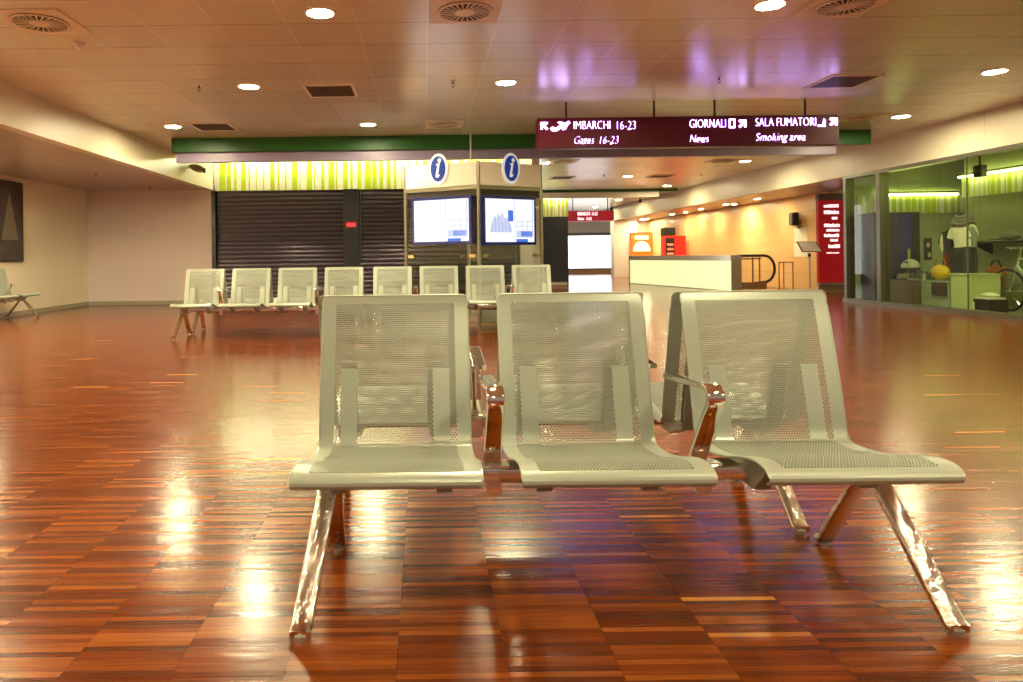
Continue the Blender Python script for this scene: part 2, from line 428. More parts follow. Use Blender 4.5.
for px, py, z, lab in lamps:
    c = p0 if first else copy_tree(p0); first = False
    P = atz(px, py, z)
    if z == ZSR:   # keep inside the soffit
        P = (min(max(P[0], XFR+.35), XO-.5), min(P[1], 29.4), z)
    c.location = P; tag(c, lab, 'ceiling lamp', LG)
    if z == ZSR: c.scale = (.72, .72, 1)
# same lamp grid behind and beside the photographer
for X, Y in ((-3.2, 3.2), (.3, 3.0), (4.4, 3.2), (7.2, 4.6), (-3.9, 5.8), (6.7, 1.0), (-2.0, .4), (2.0, .2), (-3.6, -2.2), (0.2, -2.4), (4.2, -2.2)):
    c = copy_tree(p0); c.location = (X, Y, ZC); tag(c, 'round ceiling lamp of the same row outside the frame, above the viewer', 'ceiling lamp', 'round ceiling lamps outside the frame')
for X, Y in ((-6.0, 3.0), (-6.0, 5.8), (-6.0, 8.6), (-6.95, 10.7), (-6.95, 8.8), (-6.95, 6.6), (-6.95, 4.0)):  # unseen lamps added in the left soffit to brighten the left walls
    c = copy_tree(p0); c.location = (X, Y, ZSL); tag(c, 'unseen lamp added in the low left soffit to brighten the left walls', 'ceiling lamp', 'added soffit lamps outside the frame')

def swirl_proto():
    e = empty('air_diffuser')
    MB().box(-.29, .29, -.29, .29, -.012, 0).build('plate', M_plate, e, bevel=.004)
    MB().lathe([(0.0, -.013), (.225, -.013), (.225, -.016), (.205, -.018), (.0, -.018)], seg=36).build('recess', M_duct, e)
    m = MB()
    for k in range(24):
        a = 2*PI*k/24
        for r0, r1, w in ((.075, .212, .0115),):
            c_, s_ = math.cos(a), math.sin(a); c2, s2 = math.cos(a+.10), math.sin(a+.10)
            p1 = Vector((c_*r0, s_*r0, -.020)); p2 = Vector((c2*r1, s2*r1, -.020)); d = (p2-p1).normalized(); n_ = Vector((-d.y, d.x, 0))
            w0, w1 = .003, .008
            q = [p1-n_*w0, p2-n_*w1, p2+n_*w1, p1+n_*w0]
            m.add([tuple(v) for v in q] + [tuple(v + Vector((0, 0, -.006))) for v in q], [(0,1,2,3),(7,6,5,4),(0,4,5,1),(1,5,6,2),(2,6,7,3),(3,7,4,0)])
    m.cyl((0, 0, -.028), .08, .012, 24)
    m.lathe([(.205, -.018), (.225, -.018), (.225, -.026), (.205, -.026), (.205, -.018)], seg=36)
    m.build('swirl_blades', M_plate, e)
    return e
sp = swirl_proto(); first = True
for px, py, lab in ((40, 21, 'square air diffuser with swirl slots at the top left corner'),
                    (465, 10, 'square air diffuser with swirl slots at the top middle, violet lit'),
                    (846, 4, 'square air diffuser with swirl slots cut by the top edge, on the right'),
                    (444, 124, 'small looking swirl air diffuser just before the green beam, near the kiosk rod'),
                    (864, 117.5, 'swirl air diffuser right of the big hanging sign'),
                    (563, 161.5, 'thin looking swirl air diffuser beyond the beam, right of the kiosk'),
                    (722, 160.8, 'thin looking swirl air diffuser beyond the beam, below the word GIORNALI')):
    c = sp if first else copy_tree(sp); first = False
    P = atz(px, py, ZC); c.location = P; tag(c, lab, 'air vent', 'swirl ceiling air diffusers')
def grille_proto():
    e = empty('ceiling_grille')
    MB().box(-.30, .30, -.30, -.265, -.014, 0).box(-.30, .30, .265, .30, -.014, 0).box(-.30, -.265, -.265, .265, -.014, 0).box(.265, .30, -.265, .265, -.014, 0).build('frame', M_plate, e)
    MB().box(-.265, .265, -.265, .265, -.006, -.002).build('backing', M_duct, e)
    m = MB()
    for k in range(14):
        y = -.25 + k*.0385; m.box(-.265, .265, y-.010, y+.010, -.013, -.008)
    m.build('louvre', M_grille, e)
    return e
gp = grille_proto(); first = True
for px, py, z, lab in ((331, 90.5, ZC, 'dark square ceiling grille in the left half of the near ceiling'),
                    (843, 81, ZC, 'dark square ceiling grille above the right end of the hanging sign'),
                    (214, 126.5, ZC, 'dark ceiling grille just right of the leftmost lamp'),
                    (562, 177.5, ZC, 'dark ceiling grille beyond the beam, beside the kiosk'),
                    (660, 176, ZC, 'dark ceiling grille beyond the beam, right of a far lamp'),
                    ):
    c = gp if first else copy_tree(gp); first = False
    c.location = atz(px, py, z); tag(c, lab, 'ceiling grille', 'dark square ceiling grilles')
def sprinkler_proto():
    e = empty('sprinkler')
    MB().cyl((0, 0, -.006), .03, .006, 16).build('escutcheon', M_plate, e)
    MB().cyl((0, 0, -.035), .010, .03, 10).tube([(-.014, 0, -.035), (-.016, 0, -.05), (0, 0, -.066), (.016, 0, -.05), (.014, 0, -.035)], .003, 6, up=(0, 1, 0)).cyl((0, 0, -.07), .018, .004, 12).build('head', M_duct, e)
    return e
sk = sprinkler_proto(); first = True
for px, py, z, lab in ((199, 85, ZC, 'small dark sprinkler head left of the round lamp in the left ceiling'),
                       (453, 81, ZC, 'small dark sprinkler head below the violet lit diffuser'),
                       (719, 77, ZC, 'small dark sprinkler head above the word GIORNALI'),
                       (604, 174, ZC, 'tiny sprinkler head in the far ceiling beyond the beam'),
                       (701, 173, ZC, 'tiny sprinkler head in the far ceiling near the right fascia'),
                       (96, 172, ZSL, 'small sprinkler head under the low left soffit'),
                       (150, 186, ZSL, 'tiny sprinkler head at the far end of the low left soffit')):
    c = sk if first else copy_tree(sk); first = False
    c.location = atz(px, py, z); tag(c, lab, 'sprinkler', 'ceiling sprinkler heads')
sd = empty('smoke_detector', atz(78, 43, ZC), 0, 'small round cream smoke detector right of the top left air diffuser', 'smoke detector')
MB().lathe([(0, -.045), (.03, -.045), (.045, -.03), (.05, -.012), (.06, -.010), (.06, 0)], seg=24).build('housing', M_lampr, sd, smooth=True)
MB().cyl((.03, -.02, -.047), .006, .006, 8).build('indicator', M_dark, sd)
pd = empty('pendant_detector', atz(640, 195, ZC), 0, 'small dark pendant below the second beam near its right end', 'detector')
MB().cyl((0, 0, -.14), .012, .14, 8).lathe([(0, -.26), (.05, -.26), (.06, -.2), (.03, -.14), (0, -.13)], seg=12).build('housing', M_duct, pd)
# spot fixture on left fascia
P = atx(189, 167, XFL)
sf = empty('security_camera', (XFL, P[1], P[2]), 0, 'small grey camera on a bracket on the left fascia near the green beam', 'security camera')
MB().cyl((0, 0, 0), .045, .02, 16, 'x').tube([(0, 0, 0), (.09, -.04, .0)], .018, 8).build('bracket', M_steel, sf)
R_ = Matrix.Rotation(.3, 3, 'Y')
MB().ell((.20, -.1, -.04), .17, .085, .075, 16, 10, R_).build('housing', mat('camera_grey', (.32, .27, .2), .4), sf, smooth=True)
MB().cyl((.335, -.12, -.09), .05, .03, 14, 'x').build('lens', M_dark, sf)

# cove tubes above the striped band
k = 0
n_t = 5
for i in range(n_t):
    x0 = XFL + .2 + i*(XSE-XFL-.3)/n_t; x1 = x0 + (XSE-XFL-.3)/n_t - .12
    lt = empty('cove_tube', ((x0+x1)/2, YB-.12, 3.27), 0, 'fluorescent tube hidden in the cove above the striped band', 'light tube', 'cove tubes above the striped band')
    h = (x1-x0)/2
    MB().cyl((-h, 0, 0), .022, 2*h, 12, 'x').build('tube', M_tube, lt)
    MB().box(-h, h, -.03, .03, .028, .07).build('holder', M_white, lt)

# ------------------------------------------------------------------ shutters and columns in the back wall
def shutter(name, x0, x1, y, z1, m, label):
    e = empty(name, ((x0+x1)/2, y, 0), 0, label, 'shutter', 'roller shutters in the back wall')
    w = (x1-x0)/2; mb = MB(); prof = []
    n = int(z1/.098)
    for i in range(n):
        z = i*.098
        prof += [(.012, z), (.0, z+.012), (-.006, z+.05), (.0, z+.086), (.012, z+.094)]
    prof.append((.022, n*.098)); prof.append((.022, z1))
    vs_ = []; fs_ = []
    for (yy, z) in prof: vs_ += [(-w, yy, z), (w, yy, z)]
    for i in range(len(prof)-1): fs_.append((2*i, 2*i+1, 2*i+3, 2*i+2))
    mb.add(vs_, fs_); mb.build('slat_curtain', m, e)
    MB().box(-w, w, -.03, .03, .0, .09).build('bottom_bar', M_dark, e)
    MB().box(-w-.02, -w+.05, -.04, .05, 0, z1).build('guide_rail', M_dark, e)
    MB().box(w-.05, w+.02, -.04, .05, 0, z1).build('guide_rail', M_dark, e)
    return e
xa = at(212, 250, YB)[0]; xb = at(345.5, 250, YB)[0]; xc = at(358.5, 250, YB)[0]
shutter('roller_shutter', xa, xb, YB+.08, 2.52, M_shut, 'dark roller shutter left of the black column')
shutter('roller_shutter', xc, XSE-.05, YB+.08, 2.52, M_shut, 'dark roller shutter right of the black column, behind the kiosk')
struct(MB().box(XFL+.05, xa, YB-.02, YB+.2, 0, 2.5), 'trim_8', M_dark)
struct(MB().box(xb, xc, YB-.05, YB+.2, 0, 2.5), 'trim_9', M_dark)
struct(MB().box(XFL-.5, XSE+.1, YB+.25, YB+.35, 0, 2.6), 'wall_shutter_back', M_dark)
P = at(351, 224.5, YB-.1)
ps = empty('lit_call_point', (P[0], YB-.05, P[2]), 0, 'small red glowing box on the black column between shutters', 'call point')
MB().box(-.12, .12, -.05, 0, -.07, .07).build('housing', mat('call_red', (.4, .01, .01), .3), ps, bevel=.008)
MB().box(-.09, .09, -.056, -.05, -.035, .03).build('lit_face', mat('call_glow', (1, .1, .1), .4, emit=(1, .03, .04), estr=1.4), ps)

# second dark unit with striped band, far behind the kiosk
a = at(543, 283, 21.8); b = at(568, 216.5, 21.8)
ub = empty('dark_shop_unit', ((a[0]+b[0])/2, 22.2, 0), 0, 'black shop front under a short striped band beyond the kiosk', 'shop unit')
w = (b[0]-a[0])/2
M_unit = mat('unit_navy_black', (.008, .010, .022), .3)
MB().box(-w, w, -.4, .4, 0, b[2]).build('front', M_unit, ub)
MB().box(-w, w, -.42, .4, b[2], ZC-.01).build('striped_band', M_stripex, ub)
MB().box(-w+.05, w-.05, -.43, -.40, .02, .12).build('plinth', M_steel, ub)
u3 = empty('unit_tube', ((a[0]+b[0])/2, 21.74, 2.9), 0, 'short light tube over the striped band of the far shop unit', 'light tube')
MB().cyl((-w+.05, 0, -.04), .02, 2*w-.1, 10, 'x').build('tube', M_tube, u3)
MB().box(-w, w, -.03, .03, -.01, .09).build('holder', M_white, u3)

# ------------------------------------------------------------------ picture on the left wall
a = atx(22, 262, XL); yb_ = a[1]
z0 = atx(10, 262, XL)[2]; z1 = 1 + (257 + 4 - 181.0)*atx(10, 200, XL)[1]/F
M_pic = mat('poster_print', (.05, .035, .03), .25)
t = NT(M_pic); g = t.n('ShaderNodeTexCoord'); s_ = t.n('ShaderNodeSeparateXYZ'); t.l(g.outputs['Object'], s_.inputs[0])
tri = t.math('SUBTRACT', t.math('MULTIPLY', t.math('SUBTRACT', 2.25, s_.outputs[2]), .30), t.math('ABSOLUTE', t.math('ADD', s_.outputs[1], .42)))
inn = t.math('MULTIPLY', t.math('GREATER_THAN', tri, .0), t.math('GREATER_THAN', s_.outputs[2], 1.38))
nz = t.n('ShaderNodeTexNoise'); nz.inputs['Scale'].default_value = 3.5; t.l(g.outputs['Object'], nz.inputs['Vector'])
bgc = t.mix(nz.outputs['Fac'], (.012, .008, .010), (.10, .08, .08))
t.l(t.mix(t.math('MULTIPLY', inn, .8), bgc, (.20, .155, .11)), t.b.inputs['Base Color'])
po = empty('wall_poster', (XL, yb_, 0), 0, 'large dark framed poster with a pale peak shape on the left wall', 'poster')
MB().box(0, .035, -1.5, 0, z0, z1).build('frame', M_dark, po, bevel=.004)
MB().box(.035, .037, -1.46, -.04, z0+.04, z1-.04).build('print', M_pic, po)

# ------------------------------------------------------------------ waiting benches
# profile (y towards the rear, z) of the seat shell, measured from the beam
PROF = [(-.270, .392), (-.292, .402), (-.292, .420), (-.268, .434), (-.21, .437), (-.12, .420), (-.03, .395), (.06, .379), (.14, .372), (.186, .376), (.205, .402), (.222, .48), (.250, .59), (.284, .72), (.312, .82), (.328, .863)]
W_SEAT = .50
def arc(prof, n=14):
    pts = catmull([Vector((p[0], p[1], 0)) for p in prof], n); L = [0.0]
    for i in range(1, len(pts)): L.append(L[-1] + (pts[i]-pts[i-1]).length)
    return pts, L
PTS, LEN = arc(PROF)
def pos(s):
    s = min(max(s, 0), LEN[-1]); lo, hi = 0, len(LEN)-1
    while hi - lo > 1:
        m = (lo+hi)//2
        if LEN[m] <= s: lo = m
        else: hi = m
    t_ = (s-LEN[lo])/(LEN[hi]-LEN[lo]); p = PTS[lo].lerp(PTS[hi], t_); return p.x, p.y
LT = LEN[-1]
def s_at_z(z):   # arc length where the back reaches height z
    for i in range(len(PTS)-1, 0, -1):
        if PTS[i].y <= z: return LEN[i]
    return 0
S_SPLIT = min(LEN[i] for i in range(len(PTS)) if PTS[i].x > .18 and PTS[i].y > .378)
def sheet(name, s0, s1, perf0, perf1, round_at, strip_to=None):
    """perforated steel sheet along the profile; holes are real openings"""
    P_ = .0086; RH = P_*.866; n = int(round((s1-s0)/RH)); rh = (s1-s0)/n; R_c = .018
    nc = 48; Wp = nc*P_; half = W_SEAT/2; V = {}; vv = []; ff = []
    def vert(x, s):
        k = (round(x*1e5), round(s*1e5))
        if k not in V:
            y, z = pos(s); V[k] = len(vv); vv.append((x, y, z))
        return V[k]
    def hw(s):
        d = (s - s0) if round_at == 'start' else (s1 - s)
        if d >= R_c: return half
        return half - R_c + math.sqrt(max(0, R_c*R_c - (R_c-d)**2))
    rh_ = .0036
    for j in range(n):
        a, b = s0 + j*rh, s0 + (j+1)*rh; h0, h1 = hw(a), hw(b)
        ff.append((vert(-h0, a), vert(-Wp/2, a), vert(-Wp/2, b), vert(-h1, b)))
        ff.append((vert(Wp/2, a), vert(h0, a), vert(h1, b), vert(Wp/2, b)))
        sc_ = (a+b)/2
        if sc_ < perf0 or sc_ > perf1:
            ff.append((vert(-Wp/2, a), vert(Wp/2, a), vert(Wp/2, b), vert(-Wp/2, b))); continue
        off = P_/2 if j % 2 else 0.0
        cells = nc - (1 if j % 2 else 0)
        if off:
            ff.append((vert(-Wp/2, a), vert(-Wp/2+off, a), vert(-Wp/2+off, b), vert(-Wp/2, b)))
            ff.append((vert(Wp/2-off, a), vert(Wp/2, a), vert(Wp/2, b), vert(Wp/2-off, b)))
        for i in range(cells):
            x0 = -Wp/2 + off + i*P_; xm = x0+P_/2; x1 = x0+P_
            o = [vert(x0, a), vert(xm, a), vert(x1, a), vert(x1, b), vert(xm, b), vert(x0, b)]
            if strip_to is not None and sc_ < strip_to and .126 < abs(xm) < .184:
                ff.append(tuple(o)); continue
            h = [(xm-rh_*.87, sc_-rh_*.5), (xm, sc_-rh_), (xm+rh_*.87, sc_-rh_*.5), (xm+rh_*.87, sc_+rh_*.5), (xm, sc_+rh_), (xm-rh_*.87, sc_+rh_*.5)]
            hv = [vert(*q) for q in h]
            for k in range(6):
                ff.append((o[k], o[(k+1) % 6], hv[(k+1) % 6], hv[k]))
    me = bpy.data.meshes.new(name); me.from_pydata(vv, [], ff)
    me.materials.append(M_sage)
    ob = bpy.data.objects.new(name, me); COL.objects.link(ob)
    md = ob.modifiers.new('s', 'SOLIDIFY'); md.thickness = .0030; md.offset = 0
    bpy.context.view_layer.update()
    me2 = bpy.data.meshes.new_from_object(ob.evaluated_get(bpy.context.evaluated_depsgraph_get()))
    bpy.data.objects.remove(ob); bpy.data.meshes.remove(me); me2.name = name
    return me2
# rolled rim round each sheet
def rim(s0, s1, round_at, name):
    path = []; half = W_SEAT/2; R_c = .018
    N = 26
    ss = [s0 + (s1-s0)*i/N for i in range(N+1)]
    def pt(x, s): y, z = pos(s); return (x, y, z)
    side_end = (s1 - R_c) if round_at == 'end' else (s0 + R_c)
    if round_at == 'end':
        up_ = [s for s in ss if s < side_end] + [side_end]
        corner = [(half - R_c + R_c*math.cos(a), side_end + R_c*math.sin(a)) for a in [PI/2*k/6 for k in range(1, 7)]]
    else:
        up_ = [s for s in reversed(ss) if s > side_end] + [side_end]
        corner = [(half - R_c + R_c*math.cos(a), side_end - R_c*math.sin(a)) for a in [PI/2*k/6 for k in range(1, 7)]]
    path = [pt(half, s) for s in up_] + [pt(x, s) for x, s in corner]
    path += [pt(-x, s) for x, s in reversed(corner)] + [pt(-half, s) for s in reversed(up_)]
    return path
ME_BACK = sheet('backrest', S_SPLIT, LT, S_SPLIT+.01, LT-.032, 'end', s_at_z(.625))
ME_SEAT = sheet('seat', 0, S_SPLIT, .065, S_SPLIT, 'start', None)
def tube_mesh(path, r):
    return MB().tube(path, r, 6, up=(0, .31, .95))
def rim_obj(name, parent, s0, s1, ra):
    return tube_mesh(rim(s0, s1, ra, name), .0034).build(name, M_sage, parent, smooth=True)

def rsec(w, h, r=.006, n=3):
    """rounded rectangle section"""
    out = []
    for cx, cy, a0 in ((w/2-r, h/2-r, 0), (-w/2+r, h/2-r, PI/2), (-w/2+r, -h/2+r, PI), (w/2-r, -h/2+r, 1.5*PI)):
        for k in range(n+1):
            a = a0 + PI/2*k/n; out.append((cx + r*math.cos(a), cy + r*math.sin(a)))
    return out

def make_bench(nseats, arms):
    e = empty('waiting_bench'); pitch = .612
    L = (nseats-1)*pitch; xs = [-L/2 + i*pitch for i in range(nseats)]
    if nseats == 3: xs[1] -= .008; xs[2] += .016
    beam = MB().sweep([(-L/2-.20, 0, .350), (L/2+.20, 0, .350)], rsec(.075, .05, .012, 3)).build('beam', M_chromes, e, smooth=True)
    for x in xs:
        s_ = link(bpy.data.objects.new('seat', ME_SEAT), e); s_.location = (x, 0, 0)
        b_ = link(bpy.data.objects.new('backrest', ME_BACK), e); b_.location = (x, 0, 0)
        r1 = rim_obj('edge_rim', s_, 0, S_SPLIT, 'start'); r2 = rim_obj('edge_rim', b_, S_SPLIT, LT, 'end')
        for sx in (-.155, .155):
            # support arm under the seat running up behind the back
            under = [( -.16, .405), (-.03, .388), (.06, .372), (.14, .366), (.195, .369), (.214, .400), (.232, .48), (.262, .60)]
            low = [(.276, .597), (.250, .48), (.232, .40), (.215, .35), (.15, .335), (.07, .303), (-.05, .303), (-.10, .35)]
            MB().prism(under + low, x+sx-.025, x+sx+.025, 'x').build('seat_bracket', M_saged, e, bevel=.003, seg=1)
    for sgn in (-1, 1):
        xl = sgn*(L/2 + (.185 if sgn < 0 or nseats != 3 else .212))
        # the inverted V of two flat chromed legs
        for y1, dx in ((-.262, .045), (.278, .02)):
            top = Vector((xl, -.012 if y1 < 0 else .012, .345)); foot = Vector((xl + sgn*dx, y1, .024))
            d = foot - top; pth = [top, top + d*.05, top + d*.5, top + d*.93, foot, foot + Vector((0, (-.022 if y1 < 0 else .022), -.008))]
            lg = MB().sweep(pth, rsec(.056, .028, .009, 3), up=(0, 1, 0)).build('leg', M_chrome, e, smooth=True)
            MB().cyl((foot.x, foot.y + (-.008 if y1 < 0 else .008), 0), .020, .012, 18).build('foot_glide', M_steel, lg)
        MB().box(xl-.035, xl+.035, -.05, .05, .316, .384).build('leg_clamp', M_chromes, e, bevel=.008)
    for gap in arms:
        xg = (xs[gap] + xs[gap+1])/2
        ctrl = [(xg, .015, .318), (xg, .012, .37), (xg, -.028, .44), (xg, -.088, .525), (xg, -.124, .570), (xg, -.127, .600), (xg, -.100, .616), (xg, -.05, .614), (xg, .03, .606), (xg, .13, .598), (xg, .232, .590)]
        pth = catmull(ctrl, 5)
        ar = MB().sweep(pth, rsec(.052, .018, .005, 3), up=(0, -1, .35)).build('armrest', M_chromes, e, smooth=True)
        MB().box(xg-.024, xg+.024, -.044, .045, .285, .366).build('armrest_clamp', M_chromes, ar, bevel=.008)
    return e
GB = 'perforated steel waiting benches'
XM, YM = .508, 2.075
RZ = -.006
b3 = make_bench(3, (0, 1))
b3.location = (XM, YM, 0); b3.rotation_euler = (0, 0, RZ)
tag(b3, 'sage perforated steel three-seat bench in the foreground, facing the viewer', 'bench', GB)
b3r = copy_tree(b3); nrm = Vector((math.sin(-RZ), math.cos(RZ), 0))
b3r.location = Vector((XM-.004, YM, 0)) + Vector((-math.sin(RZ), math.cos(RZ), 0))*.668; b3r.rotation_euler = (0, 0, RZ+PI)
tag(b3r, 'three-seat steel bench back to back behind the foreground bench, facing away', 'bench', GB)
b4 = make_bench(4, (0, 2))
D2 = 8.82
x1 = (205.5-424)*9.15/F; 
b4.location = (x1 + 1.5*.612 + .0, D2, 0)
tag(b4, 'four-seat steel bench with four legs showing, in front of the dark shutters', 'bench', GB)
b4b = copy_tree(b4); b4b.location = (x1 + 5.5*.612 + .03, D2, 0)
tag(b4b, 'four-seat steel bench in front of the information kiosk', 'bench', GB)
b4c = copy_tree(b4); b4c.location = (x1 + 1.5*.612, D2+.668, 0); b4c.rotation_euler = (0, 0, PI)
tag(b4c, 'four-seat bench facing the shutters, back to back with the second row', 'bench', GB)
b4d = copy_tree(b4); b4d.location = (x1 + 5.5*.612+.03, D2+.668, 0); b4d.rotation_euler = (0, 0, PI)
tag(b4d, 'four-seat bench facing the kiosk, back to back with the second row', 'bench', GB)
bs = copy_tree(b3); bs.rotation_euler = (0, 0, PI/2); bs.location = (-7.07, 11.28, 0)
tag(bs, 'steel bench seen from its side below the dark poster at the left wall', 'bench', GB)

# ------------------------------------------------------------------ big hanging sign
YS = 9.0
sl = at(537, 119, YS); sr = at(839, 113.5, YS); sb = at(537, 149.5, YS)
sx0, sx1 = sl[0], sr[0]; sz1 = (sl[2]+sr[2])/2; sz0 = sz1 - (sl[2]-sb[2])
sg = empty('hanging_sign', ((sx0+sx1)/2, YS, 0), 0, 'long wine red hanging sign reading IMBARCHI 16-23, GIORNALI, SALA FUMATORI', 'sign')
cxs = (sx0+sx1)/2
MB().box(sx0-cxs, sx1-cxs, 0, .14, sz0, sz1).build('sign_body', M_signred, sg, bevel=.012)
for px in (566, 654, 714.5, 805):
    X = at(px, 108, YS+.07)[0]-cxs
    MB().cyl((X, .07, sz1-.01), .014, ZC-sz1+.01, 12).build('hanger_rod', M_duct, sg)
def sgp(px, py): P = at(px, py, YS); return (P[0]-cxs, -.003, P[2])
def sgtext(s, px0, px1, pyb, h, shear=0.0):
    o = sgp(px0, pyb); w = sgp(px1, pyb)[0]-o[0]
    text_mesh(s, h*YS/F/.70, M_signlit, 'lettering', sg, (o[0], -.006, o[2]), (1, 0, 0), (0, 0, 1), width=w, shear=shear, bold=-.006)
sgtext('IMBARCHI', 573, 610, 129.5, 8.6); sgtext('16-23', 615, 635.5, 129.5, 8.6)
sgtext('Gates', 573, 594, 144, 8, .25); sgtext('16-23', 597.5, 618.5, 144, 8, .25)
sgtext('GIORNALI', 689, 725.5, 128, 8.8); sgtext('News', 689, 708.5, 142.5, 8, .25)
sgtext('SALA FUMATORI', 755, 815.5, 126.5, 8.6); sgtext('Smoking area', 755, 805, 141, 8, .25)
def icon(pts, name='pictogram'):
    m = MB(); P = [sgp(*p) for p in pts]
    m.prism([(p[0], p[2]) for p in P], -.012, -.001, 'y'); m.build(name, M_signlit, sg)
def arrow(cx, cy, s, d):
    # diagonal arrow: d=-1 points up left, d=1 up right
    q = [(-.9, -1), (.9, -1), (.9, .8), (.42, .8), (.42, -.12), (-.62, .95), (-1.0, .58), (.08, -.52), (-.9, -.52)]
    icon([(cx + d*x*s, cy + y*s) for x, y in q], 'arrow')
arrow(544, 126.3, 3.9, -1)
arrow(742.5, 124, 3.9, 1); arrow(833.5, 122, 3.9, 1)
icon([(550, 128.5), (552, 127), (556, 128), (561, 124.5), (557.5, 122.5), (560, 121.8), (565, 123.5), (568.5, 121.2), (570, 123), (567, 126), (565.5, 129.5), (562.5, 130), (561.5, 127.8), (557, 131), (552, 131)], 'airplane_pictogram')
m = MB()
for (a0, b0, a1, b1) in ((729, 119, 734.8, 120), (729, 127, 734.8, 128), (729, 120, 730, 127), (733.8, 120, 734.8, 127)):
    p, q = sgp(a0, b1), sgp(a1, b0); m.box(p[0], q[0], -.012, -.001, p[2], q[2])
m.build('newspaper_pictogram', M_signlit, sg)
icon([(818, 124.8), (822.6, 124.8), (823.4, 119), (825, 120.5), (824.8, 126.6), (818, 126.6)], 'cigarette_pictogram')

# small far red sign
YS2 = 24.0
a = at(568, 221.5, YS2); b = at(614, 210.5, YS2)
s2 = empty('hanging_sign', ((a[0]+b[0])/2, YS2, 0), 0, 'small bright red hanging sign far down the corridor', 'sign')
w = (b[0]-a[0])/2
MB().box(-w, w, 0, .12, a[2], b[2]).build('sign_body', M_signr2, s2, bevel=.01)
c0 = (a[0]+b[0])/2
for px in (573, 608): MB().cyl((at(px, 200, YS2)[0]-c0, .06, b[2]), .015, ZC-b[2], 8).build('hanger_rod', M_duct, s2)
for s, p0_, p1_, py, h in (('IMBARCHI', 577.5, 590, 215.3, 3.2), ('16-23', 591.5, 597.5, 215.3, 3.2), ('7-15', 599, 608, 215.3, 3.2), ('Gates', 577.5, 584, 220, 2.8), ('16-23', 586, 591.5, 220, 2.8)):
    if s == '7-15': continue
    P = at(p0_, py, YS2); Q = at(p1_, py, YS2)
    text_mesh(s, h*YS2/F/.7, M_signw, 'lettering', s2, (P[0]-c0, -.006, P[2]), (1, 0, 0), (0, 0, 1), width=Q[0]-P[0], bold=.006)

# ------------------------------------------------------------------ information kiosk
KC = Vector((*at(478.5, 200, 10.25)[:2], 0)); KL = Vector((*at(405.5, 200, 10.9)[:2], 0)); KR = Vector((*at(541, 200, 10.85)[:2], 0))
KB = KL + KR - KC
zk0 = at(478, 184.5, 10.25)[2]; zk1 = at(478, 161, 10.25)[2]
ko = empty('information_kiosk', (KC.x, KC.y, 0), 0, 'four-sided information kiosk with white header, steel posts and glass sides', 'kiosk')
rel = lambda v: Vector((v.x-KC.x, v.y-KC.y, 0))
corners = [rel(KC), rel(KR), rel(KB), rel(KL)]
for c in corners:
    MB().cyl((c.x, c.y, 0), .028, zk1+.01, 16).build('post', M_post, ko, smooth=True)
def facet(a, b, z0, z1, off0, off1, inset=0.0, name='header_panel', m=M_kiosk, bevel=.004, parent=None, u0=0.0, u1=1.0):
    """box on the kiosk side from corner a to b; off is the distance outwards"""
    d = (b-a).normalized(); n_ = Vector((d.y, -d.x, 0)); L = (b-a).length
    if n_.dot(-(sum(corners, Vector())/4 - (a+b)/2)) < 0: n_ = -n_
    p0 = a + d*(inset + (L-2*inset)*u0); p1 = a + d*(inset + (L-2*inset)*u1)
    q = [p0+n_*off0, p1+n_*off0, p1+n_*off1, p0+n_*off1]
    mb = MB(); mb.add([(v.x, v.y, z0) for v in q] + [(v.x, v.y, z1) for v in q], [(0,3,2,1),(4,5,6,7),(0,1,5,4),(1,2,6,5),(2,3,7,6),(3,0,4,7)])
    return mb.build(name, m, parent or ko, bevel=bevel)
for i in range(4):
    a, b = corners[i], corners[(i+1) % 4]
    facet(a, b, zk0, zk1, -.015, .02, .02)
    facet(a, b, zk0-.06, zk0-.005, -.02, .015, .02, 'rail', M_post)
    facet(a, b, .10, zk0-.06, -.006, .0, .03, 'glass_pane', M_glass, 0)
    facet(a, b, zk0-.16, zk0-.06, -.03, -.008, .03, 'dark_rail', M_duct)
    facet(a, b, .0, .10, -.02, .015, .02, 'plinth', M_steel)
    # small glass clamps at waist height
    for u in (.06, .94): facet(a, b, .965, 1.02, .0, .035, .03, 'glass_clamp', M_fit, .003, u0=u-.045, u1=u+.045)
MB().prism([(c.x*.97, c.y) for c in corners], zk1-.06, zk1-.03, 'z').build('roof', M_white, ko)
kr = empty('kiosk_hanging_rod', (at(470.5, 140, 10.6)[0], 10.6, 0), 0, 'thin steel rod from the ceiling down to the kiosk roof', 'rod')
MB().cyl((0, 0, zk1-.03), .013, ZC-zk1+.03, 10).build('rod', M_steel, kr)
MB().cyl((0, 0, ZC-.05), .035, .05, 14).build('ceiling_rose', M_steel, kr)
